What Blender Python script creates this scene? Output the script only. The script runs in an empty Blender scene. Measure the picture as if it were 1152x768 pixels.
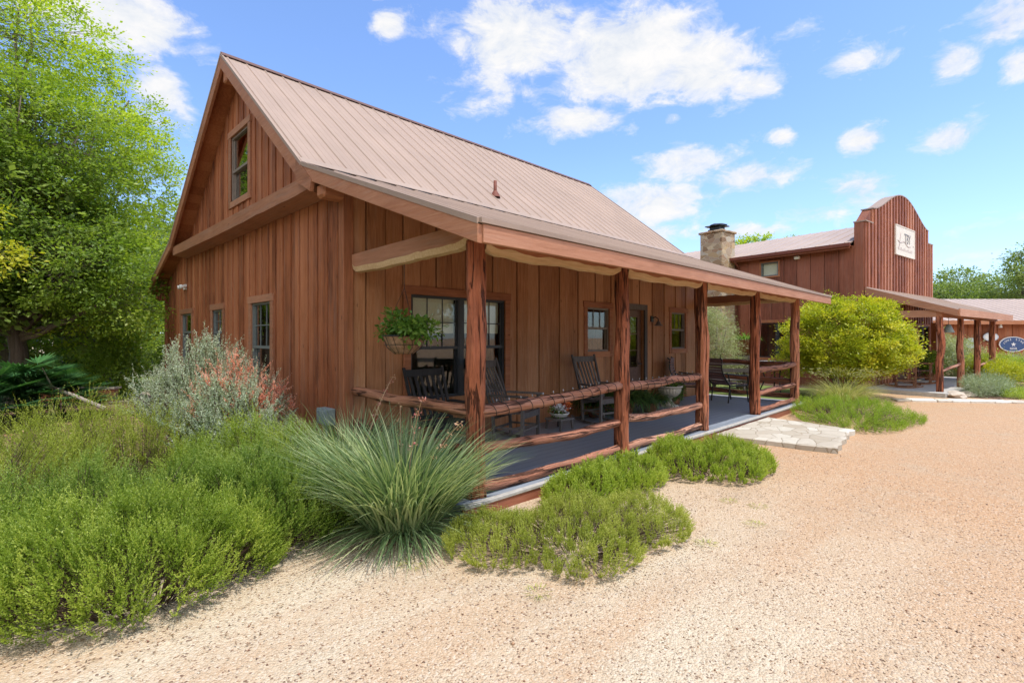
import bpy, math, random
import numpy as np
from mathutils import Vector, Matrix, noise

random.seed(7)
RNG = np.random.default_rng(11)
scn = bpy.context.scene
COL = scn.collection
R = math.radians

# ------------------------------------------------------------------ nodes
def new_mat(name):
    m = bpy.data.materials.new(name); m.use_nodes = True
    nt = m.node_tree; nt.nodes.clear()
    out = nt.nodes.new('ShaderNodeOutputMaterial')
    return m, nt, out
def N(nt, typ, **kw):
    n = nt.nodes.new(typ)
    for k, v in kw.items():
        if k.startswith('i_'):
            key = k[2:]; key = int(key) if key.isdigit() else key.replace('_', ' ')
            n.inputs[key].default_value = v
        else: setattr(n, k, v)
    return n
def L(nt, a, b): nt.links.new(a, b)
def ramp(nt, fac, stops, interp='LINEAR'):
    n = nt.nodes.new('ShaderNodeValToRGB'); n.color_ramp.interpolation = interp
    el = n.color_ramp.elements
    while len(el) < len(stops): el.new(0.5)
    for e, (p, c) in zip(el, stops):
        e.position = p; e.color = (c[0], c[1], c[2], 1) if hasattr(c, '__len__') else (c, c, c, 1)
    L(nt, fac, n.inputs[0]); return n.outputs[0]
def mixc(nt, fac, a, b, mode='MIX'):
    n = nt.nodes.new('ShaderNodeMix'); n.data_type = 'RGBA'; n.blend_type = mode
    for s, v in ((n.inputs[0], fac), (n.inputs[6], a), (n.inputs[7], b)):
        if hasattr(v, 'is_linked'): L(nt, v, s)
        elif hasattr(v, '__len__'): s.default_value = (v[0], v[1], v[2], 1)
        else: s.default_value = v
    return n.outputs[2]
def math_(nt, op, a, b=0.0, c=0.0, clamp=False):
    n = nt.nodes.new('ShaderNodeMath'); n.operation = op; n.use_clamp = clamp
    for i, v in enumerate((a, b, c)):
        if hasattr(v, 'is_linked'): L(nt, v, n.inputs[i])
        else: n.inputs[i].default_value = v
    return n.outputs[0]
def coords(nt, scale=(1, 1, 1), rot=(0, 0, 0)):
    tc = nt.nodes.new('ShaderNodeTexCoord'); mp = nt.nodes.new('ShaderNodeMapping')
    mp.inputs['Scale'].default_value = scale; mp.inputs['Rotation'].default_value = rot
    L(nt, tc.outputs['Object'], mp.inputs[0]); return mp.outputs[0]
def noise_(nt, vec, scale, detail=4, rough=.55, dist=0):
    n = N(nt, 'ShaderNodeTexNoise'); n.inputs['Scale'].default_value = scale
    n.inputs['Detail'].default_value = detail; n.inputs['Roughness'].default_value = rough
    n.inputs['Distortion'].default_value = dist
    L(nt, vec, n.inputs['Vector']); return n.outputs['Fac']
def attr(nt, name='var'):
    n = N(nt, 'ShaderNodeAttribute'); n.attribute_name = name; return n.outputs['Fac']
def bump(nt, h, strength=.3, dist=.01):
    n = N(nt, 'ShaderNodeBump'); n.inputs['Strength'].default_value = strength
    n.inputs['Distance'].default_value = dist; L(nt, h, n.inputs['Height']); return n.outputs[0]
def bsdf(nt, out, color, rough=.6, normal=None, metal=0, spec=.4):
    b = N(nt, 'ShaderNodeBsdfPrincipled')
    if hasattr(color, 'is_linked'): L(nt, color, b.inputs['Base Color'])
    else: b.inputs['Base Color'].default_value = (*color, 1)
    if hasattr(rough, 'is_linked'): L(nt, rough, b.inputs['Roughness'])
    else: b.inputs['Roughness'].default_value = rough
    b.inputs['Metallic'].default_value = metal
    b.inputs['Specular IOR Level'].default_value = spec
    if normal is not None: L(nt, normal, b.inputs['Normal'])
    L(nt, b.outputs[0], out.inputs[0]); return b

def mat_plain(name, col, rough=.6, metal=0, var=.15, nscale=18, bumpy=.15):
    m, nt, out = new_mat(name); v = coords(nt)
    n = noise_(nt, v, nscale, 5)
    lo = tuple(c * (1 - var) for c in col); hi = tuple(min(1, c * (1 + var)) for c in col)
    c = ramp(nt, n, [(.3, lo), (.7, hi)])
    bsdf(nt, out, c, rough, bump(nt, n, bumpy, .004), metal); return m

def mat_wood(name, dark, mid, light, axis='Z', rough=.62, grey=0.0, greycol=(.24, .2, .17), grain=1.0, knots=True, spec=.3, cracks=0):
    m, nt, out = new_mat(name)
    sc = {'Z': (16, 16, 1.1), 'X': (1.1, 16, 16), 'Y': (16, 1.1, 16)}[axis]
    va = attr(nt)
    tc = nt.nodes.new('ShaderNodeTexCoord')
    add = N(nt, 'ShaderNodeVectorMath', operation='ADD')
    cmb = N(nt, 'ShaderNodeCombineXYZ')
    for i in range(3): L(nt, math_(nt, 'MULTIPLY', va, 37.0 + 11 * i), cmb.inputs[i])
    L(nt, tc.outputs['Object'], add.inputs[0]); L(nt, cmb.outputs[0], add.inputs[1])
    mp = nt.nodes.new('ShaderNodeMapping'); mp.inputs['Scale'].default_value = sc
    L(nt, add.outputs[0], mp.inputs[0])
    g = noise_(nt, mp.outputs[0], 2.2 * grain, 7, .65, .6)
    big = noise_(nt, add.outputs[0], 1.3, 4, .6)
    f = math_(nt, 'ADD', math_(nt, 'MULTIPLY', g, .55), math_(nt, 'ADD', math_(nt, 'MULTIPLY', big, .3), math_(nt, 'MULTIPLY', va, .24)))
    c = ramp(nt, f, [(.32, dark), (.52, mid), (.76, light)])
    if grey > 0:
        w = noise_(nt, mp.outputs[0], .8, 5, .7)
        c = mixc(nt, ramp(nt, w, [(.5, 0), (.72, grey)]), c, greycol)
    if knots:
        vo = N(nt, 'ShaderNodeTexVoronoi'); vo.inputs['Scale'].default_value = 2.3
        kmp = nt.nodes.new('ShaderNodeMapping')
        kmp.inputs['Scale'].default_value = {'Z': (2.2, 2.2, .8), 'X': (.8, 2.2, 2.2), 'Y': (2.2, .8, 2.2)}[axis]
        L(nt, add.outputs[0], kmp.inputs[0]); L(nt, kmp.outputs[0], vo.inputs['Vector'])
        c = mixc(nt, ramp(nt, vo.outputs['Distance'], [(.035, .75), (.075, 0)]), c, tuple(x * .35 for x in dark))
    hgt = g
    if cracks:
        k = noise_(nt, mp.outputs[0], 1.15, 3, .6, 1.2); kf = ramp(nt, k, [(.40, 1), (.455, 0)])
        c = mixc(nt, math_(nt, 'MULTIPLY', kf, cracks), c, tuple(x * .28 for x in dark))
        hgt = math_(nt, 'SUBTRACT', g, math_(nt, 'MULTIPLY', kf, 2.0))
    bsdf(nt, out, c, rough, bump(nt, hgt, .5 if not cracks else 1.0, .007 if not cracks else .02), 0, spec); return m

def mat_leaf(name, c0, c1, c2, trans=.35, rough=.45, nscale=3.0, spec=.35):
    m, nt, out = new_mat(name); va = attr(nt)
    n = noise_(nt, coords(nt), nscale, 3)
    f = math_(nt, 'ADD', math_(nt, 'MULTIPLY', va, .7), math_(nt, 'MULTIPLY', n, .35))
    c = ramp(nt, f, [(.15, c0), (.5, c1), (.88, c2)])
    b = N(nt, 'ShaderNodeBsdfPrincipled'); L(nt, c, b.inputs['Base Color'])
    b.inputs['Roughness'].default_value = rough; b.inputs['Specular IOR Level'].default_value = spec
    t = N(nt, 'ShaderNodeBsdfTranslucent')
    L(nt, mixc(nt, 1, c, (1.25, 1.3, .7), 'MULTIPLY'), t.inputs['Color'])
    mx = N(nt, 'ShaderNodeMixShader'); mx.inputs[0].default_value = trans
    L(nt, b.outputs[0], mx.inputs[1]); L(nt, t.outputs[0], mx.inputs[2]); L(nt, mx.outputs[0], out.inputs[0])
    return m

def mat_glass(name, tint=(.93, .96, .94), base=.055):
    m, nt, out = new_mat(name)
    fr = N(nt, 'ShaderNodeLayerWeight'); fr.inputs['Blend'].default_value = .5
    fres = math_(nt, 'ADD', math_(nt, 'MULTIPLY', math_(nt, 'POWER', fr.outputs['Facing'], 4.0), .9), base, clamp=True)
    tr = N(nt, 'ShaderNodeBsdfTransparent'); tr.inputs[0].default_value = (*tint, 1)
    gl = N(nt, 'ShaderNodeBsdfGlossy'); gl.inputs['Roughness'].default_value = .015
    n = noise_(nt, coords(nt), 1.4, 2); L(nt, bump(nt, n, .03, .02), gl.inputs['Normal'])
    mx = N(nt, 'ShaderNodeMixShader')
    L(nt, fres, mx.inputs[0])
    L(nt, tr.outputs[0], mx.inputs[1]); L(nt, gl.outputs[0], mx.inputs[2]); L(nt, mx.outputs[0], out.inputs[0])
    return m

def mat_gravel(name, pale, pink, speck, fine=1.0):
    m, nt, out = new_mat(name); v = coords(nt)
    vo = N(nt, 'ShaderNodeTexVoronoi'); vo.inputs['Scale'].default_value = 85 * fine; L(nt, v, vo.inputs['Vector'])
    vo2 = N(nt, 'ShaderNodeTexVoronoi'); vo2.inputs['Scale'].default_value = 38 * fine; L(nt, v, vo2.inputs['Vector'])
    big = noise_(nt, v, .22, 5, .6); mid = noise_(nt, v, 1.6, 6, .65)
    sep = N(nt, 'ShaderNodeSeparateXYZ'); L(nt, v, sep.inputs[0])
    # drifts of white chippings lie by the beds, washed red grit further along the drive
    far = math_(nt, 'MULTIPLY', math_(nt, 'SUBTRACT', math_(nt, 'SUBTRACT', sep.outputs[0], math_(nt, 'MULTIPLY', sep.outputs[1], .7)), 2.6), .12)
    f = math_(nt, 'ADD', math_(nt, 'ADD', far, math_(nt, 'MULTIPLY', big, .7)), math_(nt, 'MULTIPLY', mid, .45))
    base = mixc(nt, ramp(nt, f, [(.42, 0), (1.0, 1)]), pale, pink)
    s = N(nt, 'ShaderNodeSeparateColor'); L(nt, vo.outputs['Color'], s.inputs[0])
    s2 = N(nt, 'ShaderNodeSeparateColor'); L(nt, vo2.outputs['Color'], s2.inputs[0])
    base = mixc(nt, ramp(nt, s.outputs[0], [(.0, .5), (.5, 0)]), base, tuple(x * .68 for x in pink))
    tr = noise_(nt, coords(nt, (.35, 1.6, 1), (0, 0, R(-12))), 1.0, 3, .5)
    base = mixc(nt, ramp(nt, tr, [(.45, 0), (.6, .5)]), base, tuple(x * .93 for x in pink)); base = mixc(nt, ramp(nt, mid, [(.5, 0), (.72, .4)]), base, tuple(x * .72 for x in pale))
    base = mixc(nt, ramp(nt, s.outputs[1], [(.7, 0), (1.0, .5)]), base, (.68, .6, .49))
    base = mixc(nt, ramp(nt, s.outputs[2], [(.955, 0), (.97, .8)]), base, speck)
    edge = math_(nt, 'ADD', math_(nt, 'MULTIPLY', vo.outputs['Distance'], -1.0), math_(nt, 'MULTIPLY', vo2.outputs['Distance'], -.6))
    h = math_(nt, 'ADD', edge, math_(nt, 'MULTIPLY', mid, .8))
    bsdf(nt, out, base, .9, bump(nt, h, .8, .012), 0, .2); return m

M = {}
M['siding'] = mat_wood('cabin_siding', (.13, .038, .016), (.33, .107, .042), (.48, .185, .085), 'Z', grey=.3)
M['siding_porch'] = mat_wood('porch_wall_siding', (.19, .078, .033), (.39, .17, .075), (.57, .295, .155), 'Z', grey=.3, greycol=(.36, .25, .17))
M['siding_red'] = mat_wood('store_siding', (.12, .038, .02), (.24, .078, .042), (.35, .13, .075), 'Z', grey=.2)
M['siding_front'] = mat_wood('store_front_siding', (.12, .036, .018), (.31, .105, .055), (.54, .24, .14), 'Z', grey=.25)
M['trimx'] = mat_wood('trim_wood_along', (.2, .07, .03), (.37, .14, .065), (.5, .22, .11), 'X', grey=.2)
M['trimy'] = mat_wood('trim_wood_across', (.2, .085, .04), (.34, .15, .08), (.45, .22, .13), 'Y', grey=.35)
M['trimz'] = mat_wood('trim_wood_upright', (.2, .07, .03), (.36, .135, .062), (.48, .21, .105), 'Z', grey=.25)
M['fascia'] = mat_wood('fascia_wood', (.28, .12, .06), (.43, .2, .115), (.56, .3, .19), 'X', grey=.2, greycol=(.4, .28, .22))
M['barge'] = mat_wood('barge_wood', (.22, .09, .045), (.37, .155, .08), (.48, .24, .14), 'Y', grey=.25)
M['log'] = mat_wood('cedar_log', (.16, .04, .018), (.42, .13, .06), (.6, .26, .15), 'Z', grain=1.6, knots=False, grey=.2, greycol=(.5, .28, .19), cracks=.85)
M['logx'] = mat_wood('cedar_rail', (.16, .055, .03), (.42, .175, .105), (.62, .34, .23), 'X', grain=1.6, knots=False, grey=.3, greycol=(.48, .32, .25), cracks=.85)
M['logy'] = mat_wood('cedar_rail_across', (.12, .04, .02), (.28, .10, .05), (.44, .2, .11), 'Y', grain=1.6, knots=False, grey=.2, cracks=.8)
M['sap'] = mat_wood('peeled_sapwood', (.36, .2, .09), (.55, .36, .19), (.72, .54, .34), 'X', knots=False)
M['soffit'] = mat_wood('soffit_wood', (.2, .065, .025), (.36, .13, .052), (.48, .2, .09), 'Y')
M['greywood'] = mat_wood('weathered_grey_wood', (.05, .042, .04), (.11, .095, .09), (.2, .175, .165), 'Z', knots=False)
M['brownwood'] = mat_wood('stained_chair_wood', (.11, .045, .022), (.24, .105, .055), (.36, .18, .10), 'Z', knots=False)
M['gliderwood'] = mat_wood('plum_grey_slats', (.12, .075, .08), (.2, .13, .135), (.29, .2, .2), 'X', knots=False)
M['bark'] = mat_wood('tree_bark', (.045, .033, .025), (.12, .09, .07), (.22, .18, .14), 'Z', knots=False, grain=.8)
M['palebark'] = mat_wood('pale_bark', (.12, .1, .085), (.24, .2, .17), (.36, .31, .27), 'Z', knots=False)

def mat_roof(name, col, rough=.42):
    m, nt, out = new_mat(name); v = coords(nt)
    n = noise_(nt, v, .8, 5, .6); n2 = noise_(nt, v, 9, 4)
    c = ramp(nt, n, [(.3, tuple(x * .9 for x in col)), (.7, tuple(x * 1.08 for x in col))])
    c = mixc(nt, ramp(nt, n2, [(.55, 0), (.8, .25)]), c, tuple(x * .8 for x in col))
    n3 = noise_(nt, coords(nt, (9, .5, .5)), 1.3, 6, .65)
    c = mixc(nt, ramp(nt, n3, [(.42, .0), (.7, .35)]), c, tuple(x * .76 for x in col))
    bsdf(nt, out, c, rough, bump(nt, n2, .08, .003), .0, .3); return m
M['roof'] = mat_roof('painted_steel_roof', (.345, .25, .195), .6)
M['roof_pale'] = mat_roof('faded_steel_roof', (.42, .325, .27), .55)
M['flash'] = mat_roof('roof_flashing', (.35, .26, .205), .6)
M['darkmetal'] = mat_plain('dark_bronze_metal', (.035, .032, .03), .4, .3)
M['ridge'] = mat_plain('ridge_cap_brown', (.12, .055, .04), .6)
M['rust'] = mat_plain('rusty_pipe', (.17, .05, .03), .7)
M['frame'] = mat_plain('window_sash_vinyl', (.032, .037, .045), .4, 0, .1)
M['frame_grey'] = mat_plain('window_sash_taupe', (.22, .18, .15), .5, 0, .1)
M['frame_light'] = mat_plain('window_sash_grey', (.16, .18, .175), .45, 0, .1)
M['glass'] = mat_glass('window_glass')
M['coated'] = mat_glass('coated_window_glass', (.8, .86, .83), .34)
M['blind_or_sheen'] = mat_plain('cream_roller_blind', (.92, .86, .7), .8, 0, .04, 40)
M['room_dark'] = mat_plain('unlit_room_dark', (.07, .065, .055), .9)  # dark colour stands for the lack of light in the rooms
M['door'] = mat_plain('painted_door', (.13, .075, .055), .5)
M['white'] = mat_plain('white_paint', (.75, .74, .7), .5, 0, .06)
M['grey'] = mat_plain('grey_utility_box', (.24, .30, .31), .5)
M['blackwire'] = mat_plain('black_cord', (.02, .02, .02), .5)
M['bulb'] = mat_plain('clear_bulb', (.35, .35, .37), .12, 0, .05)
M['coir'] = mat_wood('coir_liner', (.16, .085, .045), (.36, .21, .13), (.52, .36, .25), 'Z', knots=False, grain=2.2, rough=.95)
M['terracotta'] = mat_plain('terracotta', (.3, .11, .06), .8)
M['urn'] = mat_plain('cast_stone', (.5, .45, .38), .85, 0, .18, 30, .4)
M['soil'] = mat_plain('potting_soil', (.035, .022, .015), .95, 0, .4, 40)
M['redflower'] = mat_plain('red_petals', (.55, .03, .02), .5)
M['orangeflower'] = mat_plain('orange_petals', (.75, .2, .06), .5)
M['whiteflower'] = mat_plain('white_petals', (.75, .75, .78), .5)
M['signwhite'] = mat_plain('sign_board_white', (.72, .67, .58), .6, 0, .06)
M['signgrey'] = mat_plain('sign_lettering_grey', (.2, .19, .19), .6)
M['signfaint'] = mat_plain('sign_script_faded', (.45, .38, .36), .6)
M['signblue'] = mat_plain('sign_blue_enamel', (.025, .075, .22), .3, 0, .1)
M['signpale'] = mat_plain('sign_pale_enamel', (.5, .58, .68), .3, 0, .06)
M['whitemetal'] = mat_plain('sign_white_enamel', (.75, .78, .8), .3, 0, .04)
M['tabletop'] = mat_plain('patio_table_top', (.42, .45, .45), .25, 0, .12)

def mat_deck():
    m, nt, out = new_mat('painted_porch_floor'); v = coords(nt)
    w = N(nt, 'ShaderNodeTexWave'); w.bands_direction = 'Y'; w.inputs['Scale'].default_value = 2.2
    w.inputs['Distortion'].default_value = .15; L(nt, v, w.inputs['Vector'])
    n = noise_(nt, coords(nt, (1, 6, 1)), 2.5, 6, .65)
    c = ramp(nt, n, [(.3, (.20, .235, .285)), (.7, (.28, .315, .365))])
    c = mixc(nt, ramp(nt, w.outputs['Fac'], [(.0, .5), (.07, 0)]), c, (.08, .1, .13))
    bsdf(nt, out, c, ramp(nt, n, [(.3, .35), (.7, .6)]), bump(nt, w.outputs['Fac'], .2, .004)); return m
M['deck'] = mat_deck()
M['concrete'] = mat_plain('pale_concrete', (.42, .4, .37), .85, 0, .15, 12, .3)
M['skirt'] = mat_wood('skirt_board', (.13, .04, .025), (.25, .08, .045), (.36, .14, .085), 'X', grey=.2)

def mat_stone(name, cols, scale=3.0, mortar=(.42, .39, .34), stretch=(1, 1, 1), edge=.05):
    m, nt, out = new_mat(name); v = coords(nt, stretch)
    nd = N(nt, 'ShaderNodeTexNoise'); nd.inputs['Scale'].default_value = 2.4; L(nt, v, nd.inputs['Vector'])
    ad = N(nt, 'ShaderNodeVectorMath', operation='MULTIPLY_ADD'); L(nt, nd.outputs['Color'], ad.inputs[0])
    ad.inputs[1].default_value = (.22, .22, .22); L(nt, v, ad.inputs[2])
    vo = N(nt, 'ShaderNodeTexVoronoi'); vo.inputs['Scale'].default_value = scale; L(nt, ad.outputs[0], vo.inputs['Vector'])
    ve = N(nt, 'ShaderNodeTexVoronoi'); ve.feature = 'DISTANCE_TO_EDGE'; ve.inputs['Scale'].default_value = scale
    L(nt, ad.outputs[0], ve.inputs['Vector'])
    s = N(nt, 'ShaderNodeSeparateColor'); L(nt, vo.outputs['Color'], s.inputs[0])
    st = [(i / max(1, len(cols) - 1) * .9 + .05, c) for i, c in enumerate(cols)]
    c = ramp(nt, s.outputs[0], st)
    n = noise_(nt, v, 11, 6, .7)
    c = mixc(nt, ramp(nt, n, [(.45, 0), (.75, .5)]), c, tuple(x * .7 for x in cols[0]))
    k = ramp(nt, ve.outputs['Distance'], [(edge * .5, 0), (edge, 1)])
    c = mixc(nt, k, mortar, c)
    h = math_(nt, 'ADD', k, math_(nt, 'MULTIPLY', n, .4))
    bsdf(nt, out, c, .85, bump(nt, h, .6, .02)); return m
M['flag'] = mat_stone('limestone_flags', [(.50, .45, .37), (.42, .36, .28), (.6, .56, .48), (.38, .32, .24), (.54, .5, .42)], 2.9, (.36, .3, .22), (1, 1.5, 1), edge=.03)
M['rock'] = mat_plain('limestone_rock', (.5, .42, .34), .9, 0, .3, 9, .8)
M['chimney'] = mat_stone('chimney_stone', [(.5, .36, .2), (.2, .12, .07), (.58, .46, .3), (.33, .2, .12), (.45, .4, .32)], 3.6, (.5, .42, .3), (1, 1, 1.8), edge=.035)

M['gravel'] = mat_gravel('gravel_drive', (.585, .485, .35), (.52, .32, .18), (.14, .07, .045))
def mat_mulch():
    m, nt, out = new_mat('bark_mulch'); v = coords(nt, (1, 1, 1))
    vo = N(nt, 'ShaderNodeTexVoronoi'); vo.inputs['Scale'].default_value = 22; L(nt, v, vo.inputs['Vector'])
    s = N(nt, 'ShaderNodeSeparateColor'); L(nt, vo.outputs['Color'], s.inputs[0])
    c = ramp(nt, s.outputs[0], [(0, (.05, .03, .02)), (.5, (.13, .075, .045)), (1, (.26, .17, .11))])
    bsdf(nt, out, c, .95, bump(nt, vo.outputs['Distance'], .8, .02)); return m
M['mulch'] = mat_mulch()
def mat_lawn():
    m, nt, out = new_mat('lawn_turf'); v = coords(nt)
    n = noise_(nt, v, 1.2, 8, .7); n2 = noise_(nt, v, 40, 3)
    c = ramp(nt, n, [(.3, (.09, .14, .025)), (.7, (.2, .24, .06))])
    bsdf(nt, out, c, .9, bump(nt, n2, .6, .03)); return m
M['lawn'] = mat_lawn()

M['rosemary'] = mat_leaf('rosemary_needles', (.06, .1, .015), (.24, .34, .04), (.54, .6, .12), .42)
M['rosemary_deep'] = mat_leaf('rosemary_deep_green', (.045, .085, .015), (.17, .27, .04), (.42, .5, .11), .42)
M['rosemary_stem'] = mat_plain('rosemary_stems', (.11, .075, .05), .9)
M['olive_shrub'] = mat_leaf('loose_shrub_leaves', (.13, .16, .03), (.30, .36, .05), (.5, .54, .09), .4)
M['sage'] = mat_leaf('silver_sage_leaves', (.29, .36, .25), (.46, .54, .4), (.64, .69, .54), .3)
M['coral'] = mat_leaf('coral_bracts', (.8, .22, .15), (.9, .42, .33), (.88, .64, .53), .4)
M['yucca'] = mat_leaf('yucca_blades', (.08, .15, .065), (.22, .32, .14), (.58, .63, .34), .28, .4)
M['straw'] = mat_leaf('dry_flower_stalks', (.35, .16, .09), (.55, .33, .2), (.62, .5, .3), .2)
M['deadleaf'] = mat_leaf('dead_leaf_litter', (.10, .06, .035), (.25, .16, .09), (.42, .3, .18), .1)
M['pinkbloom'] = mat_leaf('pink_blossoms', (.5, .12, .12), (.65, .25, .22), (.7, .4, .35), .3)
M['cover'] = mat_leaf('ground_cover_leaves', (.13, .2, .02), (.32, .42, .045), (.52, .58, .11), .4)
M['cover_dull'] = mat_leaf('ground_cover_dull_leaves', (.16, .19, .03), (.35, .40, .06), (.55, .55, .14), .4)
M['carpet'] = mat_leaf('fine_carpet_grass', (.11, .2, .02), (.26, .39, .03), (.42, .5, .07), .4)
M['tree'] = mat_leaf('elm_leaves', (.11, .19, .015), (.32, .44, .03), (.6, .64, .08), .5, nscale=.35)
M['tree_far'] = mat_leaf('far_tree_leaves', (.09, .15, .03), (.20, .28, .06), (.36, .43, .12), .42, nscale=.2)
M['tree_dark'] = mat_leaf('shade_tree_leaves', (.07, .13, .02), (.19, .29, .035), (.38, .46, .06), .48, nscale=.3)
M['yellowleaf'] = mat_leaf('yellow_green_leaves', (.25, .3, .02), (.42, .45, .03), (.58, .54, .05), .45)
M['bushleaf'] = mat_leaf('golden_shrub_leaves', (.14, .21, .015), (.39, .44, .025), (.74, .64, .05), .4, nscale=1.3)
M['wall_olive'] = mat_leaf('pale_olive_leaves', (.22, .26, .12), (.36, .4, .2), (.5, .52, .3), .35)
M['potleaf'] = mat_leaf('potted_leaves', (.05, .12, .02), (.13, .25, .04), (.27, .38, .08), .35)
M['fernleaf'] = mat_leaf('strap_leaves', (.025, .07, .02), (.06, .13, .03), (.14, .22, .05), .3)
M['palmetto'] = mat_leaf('palmetto_fans', (.02, .07, .025), (.045, .14, .04), (.11, .25, .08), .25)
M['feather'] = mat_leaf('feather_grass_blades', (.25, .3, .08), (.45, .46, .18), (.68, .62, .38), .35)
M['lavender'] = mat_leaf('silver_mound_leaves', (.15, .2, .11), (.28, .34, .2), (.42, .48, .3), .3)

# ------------------------------------------------------------------ mesh helpers
def tag(o, label=None, cat=None, group=None, kind=None):
    if label: o['label'] = label
    if cat: o['category'] = cat
    if group: o['group'] = group
    if kind: o['kind'] = kind
    return o
def link(name, me, parent=None, loc=None, mats=()):
    o = bpy.data.objects.new(name, me); COL.objects.link(o)
    if parent is not None:
        o.parent = parent
        if parent.get('worldmesh'): o.location = -Vector(parent.location)
        elif parent.get('_wm'): pass
    if loc is not None: o.location = loc
    return o
class MB:
    def __init__(s): s.v = []; s.f = []; s.m = []; s.a = []
    def add(s, vs, fs, mi=0, var=None):
        b = len(s.v); s.v.extend([tuple(v) for v in vs])
        if var is None: var = random.random()
        for f in fs: s.f.append(tuple(b + i for i in f)); s.m.append(mi); s.a.append(var)
    def box(s, x0, x1, y0, y1, z0, z1, mi=0, var=None):
        vs = [(x, y, z) for z in (z0, z1) for y in (y0, y1) for x in (x0, x1)]
        s.add(vs, [(0, 2, 3, 1), (4, 5, 7, 6), (0, 1, 5, 4), (2, 6, 7, 3), (0, 4, 6, 2), (1, 3, 7, 5)], mi, var)
    def hexa(s, vs, mi=0, var=None):   # 8 verts in the order of box()
        s.add(vs, [(0, 2, 3, 1), (4, 5, 7, 6), (0, 1, 5, 4), (2, 6, 7, 3), (0, 4, 6, 2), (1, 3, 7, 5)], mi, var)
    def bar(s, p, q, w, h, mi=0, up=(0, 0, 1), var=None):
        p, q = Vector(p), Vector(q); d = (q - p).normalized(); up = Vector(up)
        if abs(d.dot(up)) > .98: up = Vector((1, 0, 0))
        sx = d.cross(up).normalized() * w / 2; sz = d.cross(sx).normalized() * h / 2
        vs = [p - sx - sz, p + sx - sz, p - sx + sz, p + sx + sz, q - sx - sz, q + sx - sz, q - sx + sz, q + sx + sz]
        s.hexa(vs, mi, var)
    def tube(s, pts, rad, n=8, mi=0, var=None, cap=True):
        pts = [Vector(p) for p in pts]; vs = []; K = len(pts)
        ref = Vector((0, 0, 1))
        if abs((pts[-1] - pts[0]).normalized().dot(ref)) > .9: ref = Vector((1, 0, 0))
        for i, p in enumerate(pts):
            d = (pts[min(i + 1, K - 1)] - pts[max(i - 1, 0)]).normalized()
            a = d.cross(ref).normalized(); b = d.cross(a)
            for j in range(n):
                t = 2 * math.pi * j / n; r = rad(i, t) if callable(rad) else (rad[i] if hasattr(rad, '__len__') else rad)
                vs.append(p + (a * math.cos(t) + b * math.sin(t)) * r)
        fs = [(i * n + j, i * n + (j + 1) % n, (i + 1) * n + (j + 1) % n, (i + 1) * n + j) for i in range(K - 1) for j in range(n)]
        if cap: fs += [tuple(range(n))[::-1], tuple((K - 1) * n + j for j in range(n))]
        s.add(vs, fs, mi, var)
    def lathe(s, prof, c=(0, 0, 0), n=24, mi=0, var=None, flute=0, nf=0):
        vs = []
        for (r, z) in prof:
            for j in range(n):
                t = 2 * math.pi * j / n; rr = r * (1 + flute * math.cos(nf * t))
                vs.append((c[0] + rr * math.cos(t), c[1] + rr * math.sin(t), c[2] + z))
        K = len(prof)
        fs = [(i * n + j, i * n + (j + 1) % n, (i + 1) * n + (j + 1) % n, (i + 1) * n + j) for i in range(K - 1) for j in range(n)]
        s.add(vs, fs, mi, var)
    def mesh(s, name, mats, smooth=False):
        me = bpy.data.meshes.new(name); me.from_pydata(s.v, [], s.f)
        if not hasattr(mats, '__len__') or isinstance(mats, str): mats = [mats]
        for m in mats: me.materials.append(m)
        me.polygons.foreach_set('material_index', s.m)
        at = me.attributes.new('var', 'FLOAT', 'FACE'); at.data.foreach_set('value', s.a)
        if smooth: me.polygons.foreach_set('use_smooth', [True] * len(s.f))
        me.update(); return me
    def build(s, name, mats, parent=None, smooth=False, bevel=0):
        o = link(name, s.mesh(name, mats, smooth), parent)
        if bevel:
            b = o.modifiers.new('bevel', 'BEVEL'); b.width = bevel; b.segments = 1; b.limit_method = 'ANGLE'
        return o

def empty(name, loc=(0, 0, 0), rz=0, wm=False):
    e = bpy.data.objects.new(name, None); COL.objects.link(e); e.location = loc; e.rotation_euler = (0, 0, rz)
    e.empty_display_size = .3
    if wm: e['worldmesh'] = 1
    return e
def np_mesh(name, V, nper, mat, var, smooth=False, quads=None):
    """V (n,3) vertices; faces either consecutive groups of nper or the index array quads (k,4); var one value per face"""
    me = bpy.data.meshes.new(name)
    V = np.ascontiguousarray(V, dtype=np.float32)
    me.vertices.add(len(V)); me.vertices.foreach_set('co', V.ravel())
    if quads is None: idx = np.arange(len(V), dtype=np.int32); k = nper
    else: idx = quads.astype(np.int32).ravel(); k = quads.shape[1]
    nf = len(idx) // k
    me.loops.add(len(idx)); me.loops.foreach_set('vertex_index', idx)
    me.polygons.add(nf); me.polygons.foreach_set('loop_start', np.arange(0, nf * k, k, dtype=np.int32))
    me.update(calc_edges=True)
    at = me.attributes.new('var', 'FLOAT', 'FACE'); at.data.foreach_set('value', np.asarray(var, dtype=np.float32))
    if smooth: me.polygons.foreach_set('use_smooth', np.ones(nf, bool))
    for m in (mat if hasattr(mat, '__len__') else [mat]): me.materials.append(m)
    return me
def unit(a): return a / (np.linalg.norm(a, axis=-1, keepdims=True) + 1e-9)
def rdir(n, rng=RNG): return unit(rng.normal(size=(n, 3)))
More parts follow.
